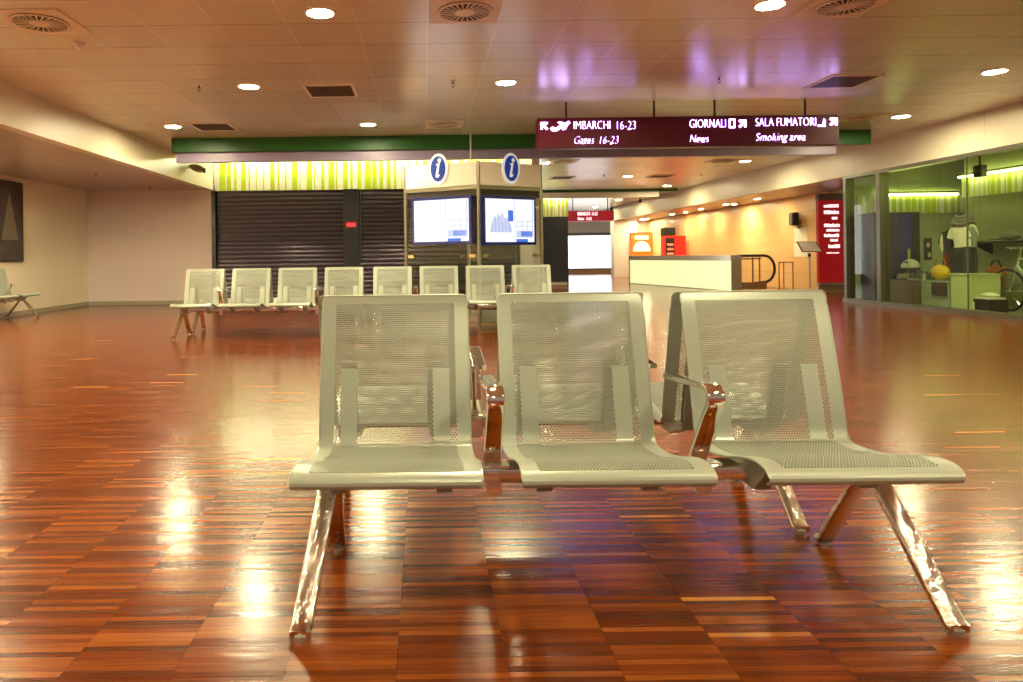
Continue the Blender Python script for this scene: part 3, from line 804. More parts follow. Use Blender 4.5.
# oval info plates, separate things on the header
M_scr = mat('screen_white', (.12, .12, .14), .2, emit=(.84, .88, 1.0), estr=.98)
M_scrb = mat('screen_blue', (.02, .05, .15), .2, emit=(.03, .16, .75), estr=.7)
M_scrl = mat('screen_pale_blue', (.08, .10, .14), .2, emit=(.62, .68, .98), estr=.72)
M_scrg = mat('screen_grey_line', (.05, .06, .08), .2, emit=(.25, .32, .6), estr=.6)
def on_facet(a, b, u, out):
    d = (b-a).normalized(); n_ = Vector((d.y, -d.x, 0))
    if n_.dot((a+b)/2 - sum(corners, Vector())/4) < 0: n_ = -n_
    return a + (b-a)*u + n_*out, d, n_
def oval(P, d, n_, rx, rz, th, name, m, parent, seg=40):
    mb = MB(); vs_ = []
    for t_ in (0, th):
        for k in range(seg):
            a = 2*PI*k/seg; v = P + d*(rx*math.cos(a)) + n_*t_ + Vector((0, 0, rz*math.sin(a))); vs_.append(tuple(v))
    mb.add(vs_, [tuple(range(seg)), tuple(range(seg, 2*seg))] + [(k, (k+1) % seg, seg+(k+1) % seg, seg+k) for k in range(seg)])
    return mb.build(name, m, parent)
def info(a, b, px, py, lab):
    best = None
    for k in range(200):
        u = k/200; P, d, n_ = on_facet(a, b, u, .03); Y = P.y + KC.y; X = P.x + KC.x
        q = at(px, py, Y)[0]
        if best is None or abs(q-X) < best[0]: best = (abs(q-X), u, at(px, py, Y)[2])
    P, d, n_ = on_facet(a, b, best[1], .022); P = P + KC; z = best[2]
    if d.x < 0: d = -d
    e = empty('info_disc', (P.x, P.y, z), 0, lab, 'sign', 'oval information signs'); O = Vector((0, 0, 0))
    oval(O, d, n_, .165, .235, .02, 'white_rim', M_infow, e)
    oval(O + n_*.02, d, n_, .128, .195, .006, 'blue_face', M_blue, e)
    o = O + n_*.027
    m_ = MB(); 
    def P3(x, z_): v = o + d*x + Vector((0, 0, z_)); return tuple(v)
    pts = [(-.030, .075), (.035, .085), (.004, -.085), (.008, -.100), (.03, -.085), (.036, -.095), (.005, -.135), (-.035, -.130), (-.040, -.105), (-.008, .045), (-.015, .055), (-.030, .055)]
    n0 = len(pts); vs_ = [P3(*p) for p in pts] + [tuple(Vector(P3(*p)) + n_*.006) for p in pts]
    m_.add(vs_, [tuple(range(n0)), tuple(range(n0, 2*n0))] + [(k, (k+1) % n0, n0+(k+1) % n0, n0+k) for k in range(n0)])
    for_dot = [(.030+.030*math.cos(2*PI*k/16), .125+.033*math.sin(2*PI*k/16)) for k in range(16)]
    vs_ = [P3(*p) for p in for_dot] + [tuple(Vector(P3(*p)) + n_*.006) for p in for_dot]
    m_.add(vs_, [tuple(range(16)), tuple(range(16, 32))] + [(k, (k+1) % 16, 16+(k+1) % 16, 16+k) for k in range(16)])
    m_.build('letter_i', M_infow, e)
info(corners[3], corners[0], 438.5, 169, 'blue oval i sign on the left side of the kiosk header')
info(corners[0], corners[1], 510.8, 168.5, 'blue oval i sign on the right side of the kiosk header')
def screen(a, b, pxl, pxr, pyt, pyb, lab, pic):
    def u_for(px):
        best = None
        for k in range(400):
            u = k/400; P, d, n_ = on_facet(a, b, u, .08)
            q = abs(at(px, 200, P.y+KC.y)[0] - P.x - KC.x)
            if best is None or q < best[0]: best = (q, u)
        return best[1]
    u0, u1 = u_for(pxl), u_for(pxr); P0, d, n_ = on_facet(a, b, u0, .03); P1, _, _ = on_facet(a, b, u1, .03)
    P0 = P0 + KC; P1 = P1 + KC; C_ = (P0+P1)/2; z1 = at((pxl+pxr)/2, pyt, C_.y)[2]; z0 = at((pxl+pxr)/2, pyb, C_.y)[2]
    e = empty('information_screen', (C_.x, C_.y, (z0+z1)/2), 0, lab, 'screen', 'information screens'); W = (P1-P0).length/2; H = (z1-z0)/2
    if d.x < 0: d = -d
    def bx(x0, x1, zz0, zz1, t0, t1, name, m, bevel=0):
        q = [d*x0+n_*t0, d*x1+n_*t0, d*x1+n_*t1, d*x0+n_*t1]
        MB().add([(v.x, v.y, zz0) for v in q] + [(v.x, v.y, zz1) for v in q], [(0,3,2,1),(4,5,6,7),(0,1,5,4),(1,2,6,5),(2,3,7,6),(3,0,4,7)]).build(name, m, e, bevel=bevel)
    bx(-W, W, -H, H, .0, .06, 'bezel', M_bezel, .005)
    bx(-.12, .12, -.1, .1, -.035, .0, 'wall_mount', M_dark)
    g_ = .045
    bx(-W+g_, W-g_, -H+g_, H-g_, .060, .064, 'display', M_scr)
    w_ = 2*(W-g_); h_ = 2*(H-g_); L0 = -W+g_; B0 = -H+g_
    def r(u0, u1, v0, v1, m, name): bx(L0+w_*u0, L0+w_*u1, B0+h_*v0, B0+h_*v1, .064, .0655, name, m)
    r(.585, .593, .0, 1, M_scrg, 'divider_line')
    r(.62, .98, .10, .50, M_scrl, 'timetable_block')
    for k in range(3):
        for j in range(2): bx(L0+w_*(.635+.115*k), L0+w_*(.635+.115*k+.095), B0+h_*(.27+.115*j), B0+h_*(.27+.115*j+.09), .0655, .0665, 'timetable_cell', M_scr)
    r(.72, .96, .13, .25, M_scrb, 'blue_button'); r(.62, .86, .0, .07, M_scrb, 'blue_footer'); r(.955, .985, .3, 1.0, M_scrl, 'scroll_bar')
    if pic:
        mb = MB(); random.seed(3)
        hs_ = [.35, .5, .62, .55, .68, .58, .72, .6, .52, .58, .45, .38]
        poly = [(.08, .22)] + [(.10+.42*k/11, h) for k, h in enumerate(hs_)] + [(.54, .22)]
        n0 = len(poly); P3 = [d*(L0+w_*x) + Vector((0, 0, B0+h_*z_)) + n_*.0642 for x, z_ in poly]
        mb.add([tuple(v) for v in P3] + [tuple(v+n_*.001) for v in P3], [tuple(range(n0)), tuple(range(n0, 2*n0))] + [(k, (k+1) % n0, n0+(k+1) % n0, n0+k) for k in range(n0)])
        mb.build('pale_picture', M_scrl, e)
        for k in range(6): r(.12+.07*k, .128+.07*k, .24, .24+.08*(3+k % 3), M_scrg, 'sketch_line')
        r(.45, .56, .48, .74, M_scrb, 'blue_patch')
screen(corners[3], corners[0], 412, 471.5, 197, 244.5, 'left screen of the kiosk, white page with blue buttons at lower right', False)
screen(corners[0], corners[1], 482.5, 535.5, 196.5, 245, 'right screen of the kiosk, white page with a pale sketch picture', True)

# ------------------------------------------------------------------ lit parapet by the escalator
PA = Vector((*at(630, 280, 23.0)[:2], 0)); PB = Vector((*at(731.5, 280, 17.6)[:2], 0))
zt = 1 + (-.0)*1; zt0 = at(731, 260.5, 17.6)[2]; zt1 = at(731, 255.3, 17.6)[2]
pe = empty('lit_parapet', (PB.x, PB.y, 0), 0, 'long low parapet with a glowing pale yellow front and steel cap', 'parapet')
d = (PA-PB); L = d.length; d.normalize(); nrm = Vector((-d.y, d.x, 0));
if nrm.dot(-PB) < 0: nrm = -nrm
def pbx(s0, s1, t0, t1, z0, z1, name, m, bevel=0):
    q = [d*s0+nrm*t0, d*s1+nrm*t0, d*s1+nrm*t1, d*s0+nrm*t1]
    MB().add([(v.x, v.y, z0) for v in q] + [(v.x, v.y, z1) for v in q], [(0,3,2,1),(4,5,6,7),(0,1,5,4),(1,2,6,5),(2,3,7,6),(3,0,4,7)]).build(name, m, pe, bevel=bevel)
M_glow = mat('backlit_panel', (.35, .36, .2), .4, emit=(.85, .88, .44), estr=.82)
pbx(0, L, -.26, 0, 0, zt0, 'core', M_steel)
pbx(.02, L-.02, 0, .012, .02, zt0-.01, 'lit_front', M_glow)
pbx(-.02, L+.02, -.28, .03, zt0, zt1, 'cap', mat('parapet_cap', (.62, .58, .45), .25, .5), .006)
pbx(-.03, .0, -.27, .01, 0, zt0, 'end_panel', mat('parapet_end', (.36, .32, .22), .35, .4))
pbx(L-.0, L+.03, -.27, .02, 0, zt0, 'far_end_panel', M_dark)

# escalator head beside the parapet
P = at(766, 275, 18.2)
es = empty('escalator_handrail', (P[0], 18.2, 0), 0, 'black escalator handrail loop with brass balustrade right of the parapet', 'escalator')
loop = [(.1*0-.75, 0, .86)] + [(-.75+k*.1, 0, .90) for k in range(0, 7)] + [(.05*math.sin(a)*0 + .0 + .0 + .28*math.sin(a)-.05, 0, .55+.35*math.cos(a)) for a in [PI*k/12 for k in range(0, 13)]] + [(-.3, 0, .17), (-.75, 0, .15)]
MB().sweep(loop[1:], rsec(.07, .045, .02, 3), up=(0, 1, 0)).build('handrail', M_blackp, es, smooth=True)
gl = MB().box(-.75, .15, -.01, .01, .2, .86).build('glass_side', M_glass, es)
MB().box(-.75, .0, -.05, .05, 0.02, .20).build('skirt', M_fit, es, bevel=.01)
for x in (-.3, -.12): MB().cyl((x, .1, 0), .022, .86, 12).build('post', M_fit, es, smooth=True)
MB().cyl((-.7, .1, .82), .02, .62, 12, 'x').build('inner_rail', M_fit, es)
# brass railing in front of orange wall
P0 = at(779, 262, 18.0); P1 = at(812, 262, 18.0)
rl = empty('railing', (P0[0], 18.0, 0), 0, 'slim brass railing in front of the orange wall', 'railing')
W_ = min(P1[0]-P0[0], 9.62-P0[0]); 
MB().cyl((0, 0, P0[2]-.01), .018, W_, 12, 'x').build('top_rail', M_fit, rl, smooth=True)
for x in (0.0, .12, W_): MB().cyl((x, 0, 0), .016, P0[2], 12).build('post', M_fit, rl, smooth=True)
# tilted notice stand
P = at(809.5, 256, 16.4); Pc = at(807, 247.5, 16.4)
ns = empty('notice_stand', (P[0], 16.4, 0), 0, 'steel stand with a tilted pale notice panel before the orange wall', 'notice stand')
MB().cyl((0, 0, 0), .16, .02, 20).build('base', M_steel, ns)
MB().cyl((0, 0, .02), .02, P[2]-.0, 12).build('pole', M_steel, ns, smooth=True)
MB().ell((0, 0, P[2]+.02), .035, .035, .05, 12, 8).build('pole_knob', M_dark, ns, smooth=True)
dx = Pc[0]-P[0]
q0 = Vector((dx-.26, -.02, Pc[2]+.13)); q1 = Vector((dx+.19, -.02, Pc[2]+.13)); q2 = Vector((dx+.27, -.14, Pc[2]-.11)); q3 = Vector((dx-.20, -.14, Pc[2]-.11))
def slab(q, th, name, m, parent):
    n_ = (q[1]-q[0]).cross(q[3]-q[0]).normalized()
    MB().add([tuple(v) for v in q] + [tuple(v+n_*th) for v in q], [(0,3,2,1),(4,5,6,7),(0,1,5,4),(1,2,6,5),(2,3,7,6),(3,0,4,7)]).build(name, m, parent)
slab([q0, q1, q2, q3], -.02, 'panel', M_fit, ns)
c_ = (q0+q1+q2+q3)/4
slab([c_+(v-c_)*.88 for v in (q0, q1, q2, q3)], -.027, 'notice_sheet', mat('notice_print', (.75, .62, .58), .4, var=.35, vscale=14), ns)
# wall speaker
P = atx(799.5, 219, XO)
P = at(799.5, 219, 17.1)
sk2 = empty('wall_speaker', (XO, atx(799.5, 219, XO)[1], atx(799.5, 219, XO)[2]), 0, 'black box speaker on the orange wall above the notices', 'speaker')
MB().box(-.22, -.06, -.10, .10, -.17, .17).build('box', M_blackp, sk2, bevel=.02)
MB().box(-.235, -.22, -.085, .085, -.15, .15).build('mesh_front', mat('speaker_grey', (.12, .11, .10), .6), sk2)
MB().box(-.07, 0, -.04, .04, -.24, -.03).build('bracket', M_steel, sk2)
# notices on the wall
Yn = atx(801, 240, XO)[1]
for (z0_, z1_, y_, lab) in ((1.26, 1.62, 0, 'upper white paper notice on the orange wall under the speaker'), (.86, 1.22, .02, 'lower white paper notice on the orange wall behind the notice stand')):
    o = MB().box(-.006, 0, -.32, .32, 0, z1_-z0_).build('paper_notice', mat('paper', (.85, .78, .6), .6), None)
    o.location = (XO, Yn+y_, z0_); tag(o, lab, 'notice', 'paper notices on the orange wall')

# red directory totem
a = at(822.5, 283, 16.5); b = at(845.5, 200, 16.5); c_t = (a[0]+b[0])/2
tt = empty('directory_totem', (c_t, 16.5, 0), 0, 'tall red directory board with white lines of writing beside the shop', 'directory board')
hw_ = .36
MB().box(-hw_, hw_, 0, .12, a[2], b[2]).build('board', mat('totem_red', (.30, .006, .012), .3, emit=(.5, .008, .01), estr=.25), tt, bevel=.01)
MB().box(-hw_-.02, hw_+.02, -.02, .14, a[2]-.05, a[2]).build('lower_trim', M_steel, tt)
MB().box(-hw_+.02, hw_-.02, .02, .10, 0, a[2]-.05).build('plinth', mat('totem_base', (.35, .22, .14), .5), tt)
MB().box(-hw_, hw_, -.01, .13, b[2], b[2]+.16).build('header', mat('totem_header', (.22, .13, .10), .4), tt)
for i, (py, h, s, w_) in enumerate(((208, 3.6, 'Imbarchi', .9), (214, 3.6, 'Check-in', .95), (219, 3, 'Gates', .5), (226, 3.8, 'Ristorante', 1.0), (230.5, 3, 'Restaurant', .8), (236, 3.6, 'Giornali', .8), (240.5, 3, 'News', .5), (247, 4.0, 'Biglietti', 1.0))):
    pass
def tline(py, h, x0, x1):
    z = at(833, py, 16.5)[2]; n_ = max(2, int((x1-x0)/.06)); m = MB()
    random.seed(int(py*7))
    x = x0
    while x < x1-.02:
        w__ = random.choice((.028, .036, .045)); g__ = h*16.5/F
        m.box(x, min(x+w__, x1), -.006, -.0005, z, z + g__*random.choice((.8, 1, 1))); x += w__ + .012
    m.build('writing_line', M_signw, tt)
for py, h, x0, x1 in [(a_, b_, max(c_*.9, -.28), min(d_*.7, .14)) for a_, b_, c_, d_ in ((207.5, 3.2, -.26, .22), (214, 3.6, -.26, .22), (219.5, 2.6, -.05, .12), (227, 3.4, -.26, .30), (231.5, 2.6, -.20, .25), (237, 3.2, -.26, .20), (241.5, 2.6, -.1, .15), (248, 3.6, -.15, .30), (253.5, 1.2, -.2, .30))]:
    tline(py, h, x0, x1)

# far: orange lit advert, red machine
a = at(628.5, 262, 29.9); b = at(649, 234.5, 29.9)
ad = empty('orange_advert', ((a[0]+b[0])/2, 29.5, 0), 0, 'orange backlit advert with a white lamp shape at the corridor end', 'advert')
M_ado = mat('advert_orange', (.45, .11, .01), .5, emit=(1.0, .22, .01), estr=.42); M_adw = mat('advert_white', (1, .9, .7), .4, emit=(1, .86, .5), estr=1.6)
w = (b[0]-a[0])/2
MB().box(-w, w, 0, .1, .25, b[2]).build('board', M_ado, ad)
MB().box(-w, w, -.02, .1, b[2], b[2]+.09).build('top_frame', mat('advert_frame', (.25, .08, .02), .5), ad)
MB().box(-w, w, -.02, .1, 0, .25).build('base_panel', mat('advert_base', (.25, .08, .02), .5), ad)
zz = at(638, 250, 29.5)[2]
mb = MB(); seg = 20
vs_ = [(.36*math.cos(PI*k/seg), zz-.05+.42*math.sin(PI*k/seg)) for k in range(seg+1)]
MB().prism(vs_, -.02, -.002, 'y').build('lamp_shape', M_adw, ad)
MB().box(-.28, .28, -.02, -.002, zz+.46, zz+.60).build('caption_bar', M_adw, ad)
a = at(665.5, 262, 25.5); b = at(686, 235.5, 25.5)
rm = empty('red_machine', ((a[0]+b[0])/2, 25.5, 0), 0, 'bright red vending machine standing by the orange wall', 'vending machine')
w = (b[0]-a[0])/2; M_red = mat('machine_red', (.7, .015, .01), .3, emit=(1, .02, .01), estr=.35)
MB().box(-w, w, 0, .5, 0.05, b[2]).build('cabinet', M_red, rm, bevel=.02)
MB().box(-w+.02, -w+.34, -.012, 0, .3, b[2]-.08).build('display_window', M_dark, rm)
for k in range(7):
    z = .42+k*.17
    if z < b[2]-.2: MB().box(-w+.07, -w+.29, -.02, -.012, z, z+.08).build('product_row', mat('product_red', (.8, .12, .05), .4, emit=(1, .25, .1), estr=.8), rm)
MB().box(-w+.02, w-.02, .02, .48, 0, .05).build('plinth', M_dark, rm)
MB().box(-w-.02, -w+.40, .05, .45, b[2], b[2]+.30).build('dark_top_box', M_dark, rm, bevel=.01)

# ------------------------------------------------------------------ shop on the right
M_fr = mat('shop_frame', (.17, .16, .11), .3, .6)
YC = 13.3
def ywin(px): return XFR / ray(px, 250)[0]
y1_, y2_, y3_ = ywin(846), ywin(880), ywin(967)
ZG = ZSR-.06
M_shopw = joint_mat('shop_wall_green', (.48, .56, .32), .45, .85, .3, 1.2, .4, 1, dark=.7)
M_shopx = joint_mat('shop_wall_green_front', (.48, .56, .32), .45, .85, .3, .8, .35, 0, dark=.7)
struct(MB().box(XFR+.06, 12.2, YC, YC+.12, 0, 2.9), 'wall_shop_end', M_shopx)
struct(MB().box(10.0, 10.15, 4.0, 12.75, 0, 2.9), 'wall_shop_side', M_shopw)
struct(MB().box(XFR+.05, 12.2, 3.9, 4.0, 0, 2.9), 'wall_shop_near', M_shopw)
struct(MB().box(XFR+.16, 12.2, 4.0, YC, 2.75, 2.85), 'ceiling_shop', mat('shop_ceiling', (.42, .34, .24), .4))
struct(MB().box(XFR+.16, 12.2, 4.0, YC, -.0, .012), 'floor_shop', mat('shop_floor', (.30, .30, .2), .35))
struct(MB().box(XFR-.02, XFR+.14, 4.0, YC+.12, 0, .09), 'trim_10', M_fr)
struct(MB().box(XFR-.01, XFR+.15, 4.0, YC+.12, ZG, ZSR), 'trim_11', M_fr)
struct(MB().box(XFR-.03, XFR+.14, y1_-.06, y1_+.02, .09, ZG), 'trim_12', M_fr)
struct(MB().box(XFR-.03, XFR+.14, y2_-.05, y2_+.05, .09, ZG), 'trim_13', M_fr)
struct(MB().box(XFR-.0, XFR+.02, y3_-.006, y3_+.006, .09, ZG), 'trim_14', M_fr)
for i, (ya, yb2) in enumerate(((y2_+.05, y1_-.06), (y3_+.006, y2_-.05), (4.0, y3_-.006))):
    struct(MB().quad((XFR+.05, ya, .09), (XFR+.05, yb2, .09), (XFR+.05, yb2, ZG), (XFR+.05, ya, ZG)), 'window_%d' % (i+3), M_shopglass)
# striped bands with tubes inside the shop
o = MB().box(XFR+.2, 10.9, YC-.05, YC-.002, 1.70, 2.04).build('striped_band', M_stripex); tag(o, 'lime striped band on the end wall inside the shop', 'wall band', 'lime bands in the shop')
o = MB().box(9.95, 9.998, 4.2, 12.75, 1.95, 2.29).build('striped_band', M_stripey); tag(o, 'long lime striped band on the side wall behind the bicycle', 'wall band', 'lime bands in the shop')
def shoptube(p0, p1, lab):
    p0, p1 = Vector(p0), Vector(p1); c = (p0+p1)/2; e = empty('shop_light_tube', c, 0, lab, 'light tube', 'shop light tubes')
    MB().tube([p0-c, p1-c], .018, 10).build('tube', M_tubeg, e)
    o = Vector((0, 0, .045)); MB().sweep([p0-c+o, p1-c+o], rsec(.05, .03, .006, 2)).build('holder', M_fr, e)
shoptube((8.75, YC-.07, 2.06), (10.25, YC-.07, 2.06), 'light tube over the striped band on the shop end wall')
shoptube((9.86, 10.85, 2.32), (9.86, 12.7, 2.32), 'light tube over the shop side band, left of the small projector')
shoptube((9.86, 8.6, 2.32), (9.86, 10.6, 2.32), 'light tube over the shop side band, right of the small projector')
shoptube((9.86, 5.0, 2.32), (9.86, 8.3, 2.32), 'light tube over the shop side band outside the frame')
P = atx(980, 171, 9.5)
pj = empty('spot_projector', (9.5, P[1], P[2]), 0, 'small dark spot projector under the shop ceiling', 'spotlight')
MB().box(-.06, .06, -.09, .09, -.10, .10).build('housing', M_blackp, pj, bevel=.015)
MB().cyl((0, 0, .1), .015, 2.75-P[2]-.1, 8).build('stem', M_blackp, pj)
# dark doorway with blue banner behind the glass
a = at(884, 300, 12.6); b = at(909, 210, 12.6)
dw = empty('dark_cabinet', (9.0, 12.98, 0), 0, 'dark tall cabinet with a blue banner at the left inside the shop', 'cabinet')
MB().box(-.65, .20, -.18, .20, .012, 1.70).build('body', mat('cabinet_dark', (.03, .028, .02), .35), dw)
MB().box(-.18, .04, -.20, -.18, .5, 1.66).build('blue_banner', mat('banner_blue', (.03, .03, .22), .5), dw)
MB().box(-.04, -.0, -.21, -.20, .82, 1.02).build('yellow_handle', mat('handle_yellow', (.6, .6, .05), .4), dw)

def shop_xy(px, X): Y = X / ray(px, 270)[0]; return X, Y
# pedestals
def pedestal(px0, px1, pyt, X, m, lab, th=.5):
    xa_, ya_ = shop_xy(px0, X); xb_, yb_ = shop_xy(px1, X)
    zt_ = atx((px0+px1)/2, pyt, X)[2]
    e = empty('pedestal', (X, (ya_+yb_)/2, .012), 0, lab, 'display plinth', 'shop display plinths'); h = abs(ya_-yb_)/2
    MB().box(0, th, -h, h, 0, zt_-.04).build('body', m, e, bevel=.004)
    MB().box(-.012, th+.01, -h-.012, h+.012, zt_-.04, zt_-.012).build('top_board', m, e, bevel=.004)
    return X, (ya_+yb_)/2, zt_, h
pd1 = pedestal(889, 913, 280, 8.45, mat('plinth_brown', (.16, .12, .08), .45), 'brown display plinth carrying the helmets behind the shop glass')
pd2 = pedestal(921, 949, 280.5, 8.55, mat('plinth_grey_green', (.34, .40, .30), .45), 'grey green display plinth with small goods and the yellow bag', .45)
pd3 = pedestal(950.5, 968.5, 273.5, 8.5, mat('plinth_pale_green', (.52, .60, .30), .45), 'pale green display plinth under the dressed mannequin')
# helmets
def helmet(px, py, X, r, c1, c2, lab):
    P = atx(px, py, X); e = empty('helmet', P, 0, lab, 'helmet', 'helmets on the brown plinth')
    m = MB(); prof = [(r*math.sin(a), r*.9*math.cos(a)) for a in [PI*.56*k/8 for k in range(9)]]
    m.lathe(prof, seg=18, sx=.85, sy=1.15).build('shell', mat('helmet_shell', c1, .3), e, smooth=True)
    m2 = MB(); m2.tube([(.85*r*math.cos(a)*.99, 1.15*r*math.sin(a)*.99, -.16*r) for a in [2*PI*k/18 for k in range(18)]], r*.09, 6, closed=True).build('rim', mat('helmet_rim', c2, .4), e)
    v = MB()
    for k in (-1, 0, 1):
        v.ell((-.55*r, k*.35*r, .55*r), .16*r, .07*r, .32*r, 8, 6)
    v.build('vent', M_dark, e)
z_ = pd1[2] + .012
hy = pd1[1]
X_ = 8.68
def h_at(dy, dz, r, c1, c2, lab):
    e = empty('helmet', (X_, hy+dy, z_+dz), 0, lab, 'helmet', 'helmets on the brown plinth')
    prof = [(r*math.sin(a), r*.9*math.cos(a)) for a in [PI*.56*k/8 for k in range(9)]]
    MB().lathe(prof, seg=18, sx=.85, sy=1.15).build('shell', mat('helmet_shell', c1, .3), e, smooth=True)
    MB().tube([(.85*r*math.cos(a)*.99, 1.15*r*math.sin(a)*.99, -.16*r) for a in [2*PI*k/18 for k in range(18)]], r*.09, 6, closed=True).build('rim', mat('helmet_rim', c2, .4), e)
    v = MB()
    for k in (-1, 0, 1): v.ell((-.62*r, k*.35*r, .45*r), .16*r, .07*r, .28*r, 8, 6)
    v.build('vent', M_dark, e)
h_at(-.12, .03, .16, (.06, .06, .04), (.30, .28, .18), 'dark olive helmet on the brown plinth, right one')
h_at(.20, .03, .15, (.25, .20, .12), (.05, .05, .04), 'brown patterned helmet on the brown plinth, left one')
h_at(.08, .22, .15, (.55, .55, .42), (.08, .08, .06), 'pale helmet on top of the other two helmets')
# small goods on pedestal 2
yy0, zz0 = pd2[1], pd2[2]
def bottle(dy, h, r, col, lab):
    e = empty('bottle', (8.62, yy0+dy, zz0), 0, lab, 'bottle', 'small bottles on the grey green plinth')
    MB().lathe([(0, 0), (r, 0), (r, h*.7), (r*.4, h*.82), (r*.4, h*.9)], seg=14).build('body', mat('bottle_body', col, .25), e, smooth=True)
    MB().cyl((0, 0, h*.88), r*.5, h*.12, 12).build('cap', M_dark, e)
for dy, h, r, col, lab in ((.40, .14, .03, (.1, .14, .05), 'small green bottle at the left end of the grey green plinth'), (.33, .13, .028, (.5, .5, .3), 'small pale bottle second from the left on the grey green plinth'),
                           (.26, .15, .028, (.05, .06, .04), 'small dark bottle third from the left on the grey green plinth'), (.155, .19, .04, (.06, .12, .05), 'larger dark green bottle beside the yellow bag')):
    bottle(dy, h, r, col, lab)
dr = MB().box(0, .02, -.16, .16, -.25, -.03).build('dark_label_board', mat('label_board', (.05, .025, .02), .5)); dr.location = (8.52, yy0-.12, zz0)
tag(dr, 'small dark brown board hanging on the front of the grey green plinth', 'sign')
# yellow bag and clothes rail outfit
Pb = atx(946, 276, 8.75)
yb = empty('yellow_bag', (8.66, Pb[1], zz0+.004), 0, 'bright yellow bag below the dark red garment on the plinth', 'bag')
MB().add(*(lambda b_: (b_.v, b_.f))(MB().ell((0, 0, .13), .095, .20, .13, 18, 12))).build('body', mat('bag_yellow', (.75, .52, .01), .5, bump=(9, .5)), yb, smooth=True)
MB().tube([(0, -.12, .25), (0, -.08, .36), (0, .08, .36), (0, .12, .25)], .012, 8, up=(1, 0, 0)).build('handle', mat('bag_yellow_dark', (.4, .26, .01), .5), yb)
def outfit_torso(e, h0, wy, m, name, sleeves=True, length=.5):
    """shirt body: stacked ovals from hem (h0) to shoulders"""
    mb = MB(); rows = [(0, wy*.92, .11), (.12, wy*.88, .11), (.28, wy*.95, .125), (.40, wy*1.0, .12), (.46, wy*.96, .10), (.50, wy*.62, .075), (.53, wy*.34, .06)]
    seg = 22; vs_ = []; fs_ = []
    for z, ry, rx in rows:
        for k in range(seg):
            a = 2*PI*k/seg; vs_.append((rx*math.cos(a)*(1+.05*math.sin(5*a)), ry*math.sin(a), h0+z*length/.5))
    for i in range(len(rows)-1):
        for k in range(seg): fs_.append((i*seg+k, i*seg+(k+1) % seg, (i+1)*seg+(k+1) % seg, (i+1)*seg+k))
    fs_ += [tuple(range(seg)), tuple((len(rows)-1)*seg+k for k in range(seg))]
    mb.add(vs_, fs_); mb.build(name, m, e, smooth=True)
    if sleeves:
        for s in (-1, 1):
            MB().tube([(0, s*wy*.78, h0+.44*length/.5), (-.01, s*wy*1.15, h0+.36*length/.5), (-.02, s*wy*1.35, h0+.24*length/.5)], .075, 12, up=(1, 0, 0), taper=[1.0, .95, .85]).build('sleeve', m, e, smooth=True)
Pm = shop_xy(967, 8.9)
mz = pd3[2]
px_ = atx(966.5, 273, 8.8)
mn = empty('dressed_mannequin', (8.76, px_[1], mz), 0, 'headless display figure in a white tee, dark jeans and grey scarf', 'mannequin')
hz = lambda py: atx(966.5, py, 8.76)[2]-mz
M_tee = mat('tee_white', (.78, .76, .66), .8, bump=(14, .4)); M_jean = mat('jeans_dark', (.025, .035, .045), .8, bump=(18, .5)); M_scarf = mat('scarf_grey', (.20, .20, .17), .9, bump=(30, .8))
top_jean = hz(248)
for s in (-1, 1):
    MB().tube([(0, s*.10, -.0), (0, s*.105, top_jean*.5), (0, s*.075, top_jean*1.02)], .115, 16, up=(1, 0, 0), taper=[.95, 1.05, 1.0]).build('trouser_leg', M_jean, mn, smooth=True)
MB().tube([(0, 0, top_jean*.72), (0, 0, top_jean*1.02)], .155, 16, up=(1, 0, 0)).build('hips', M_jean, mn, smooth=True)
outfit_torso(mn, top_jean-.03, .175, M_tee, 'tee_shirt', True, hz(223)-top_jean)
sh = hz(222)
for i, rz_ in enumerate((.0, .05, .10)):
    MB().tube([(.12*math.cos(a)*(1-.1*i), (.15-.03*i)*math.sin(a), sh-.02+rz_+.02*math.sin(3*a)) for a in [2*PI*k/16 for k in range(16)]], .034, 8, closed=True).build('scarf_fold', M_scarf, mn, smooth=True)
MB().ell((0, 0, sh+.05), .08, .11, .06, 14, 8).build('neck_bundle', M_scarf, mn, smooth=True)
MB().tube([(-.05, -.22, sh-.10), (-.06, -.30, sh-.22), (-.05, -.27, sh-.40)], .04, 10, up=(1, 0, 0)).build('striped_undersleeve', mat('undersleeve', (.22, .24, .22), .8), mn, smooth=True)
# dark jacket with pale front over a red skirt
pj2 = atx(949, 270, 8.85)
jk = empty('jacket_display', (8.93, pj2[1]+.04, zz0), 0, 'black jacket with a pale stripe over a dark red garment on a stand', 'mannequin')
jz = lambda py: atx(949, py, 8.93)[2]-zz0
MB().cyl((0, 0, 0), .02, jz(232), 10).build('stand', M_steel, jk)
MB().cyl((0, 0, 0), .12, .015, 18).build('stand_base', M_steel, jk)
MB().tube([(0, 0, jz(272)), (0, 0, jz(262)), (0, 0, jz(253))], .135, 16, up=(1, 0, 0), taper=[1.0, .95, .85]).build('red_garment', mat('garment_red', (.16, .012, .01), .8), jk, smooth=True)
outfit_torso(jk, jz(256), .135, mat('jacket_black', (.012, .011, .011), .7), 'jacket', True, jz(231)-jz(256))
MB().ell((-.115, .06, (jz(234)+jz(252))/2), .03, .035, (jz(234)-jz(252))/2, 10, 8).build('pale_stripe', M_tee, jk, smooth=True)
# small poster in the shop
P = at(930.5, 249, YC-.08)
pp = empty('small_shop_poster', (P[0], YC, P[2]), 0, 'small narrow poster on the green end wall of the shop', 'poster')
MB().box(-.07, .07, -.02, 0, -.21, .21).build('backing', mat('poster_brown', (.06, .03, .02), .4), pp)
MB().ell((0, -.022, .08), .035, .006, .05, 10, 6).ell((.02, -.022, -.11), .035, .006, .05, 10, 6).build('printed_spots', mat('poster_spots', (.8, .7, .5), .5), pp)

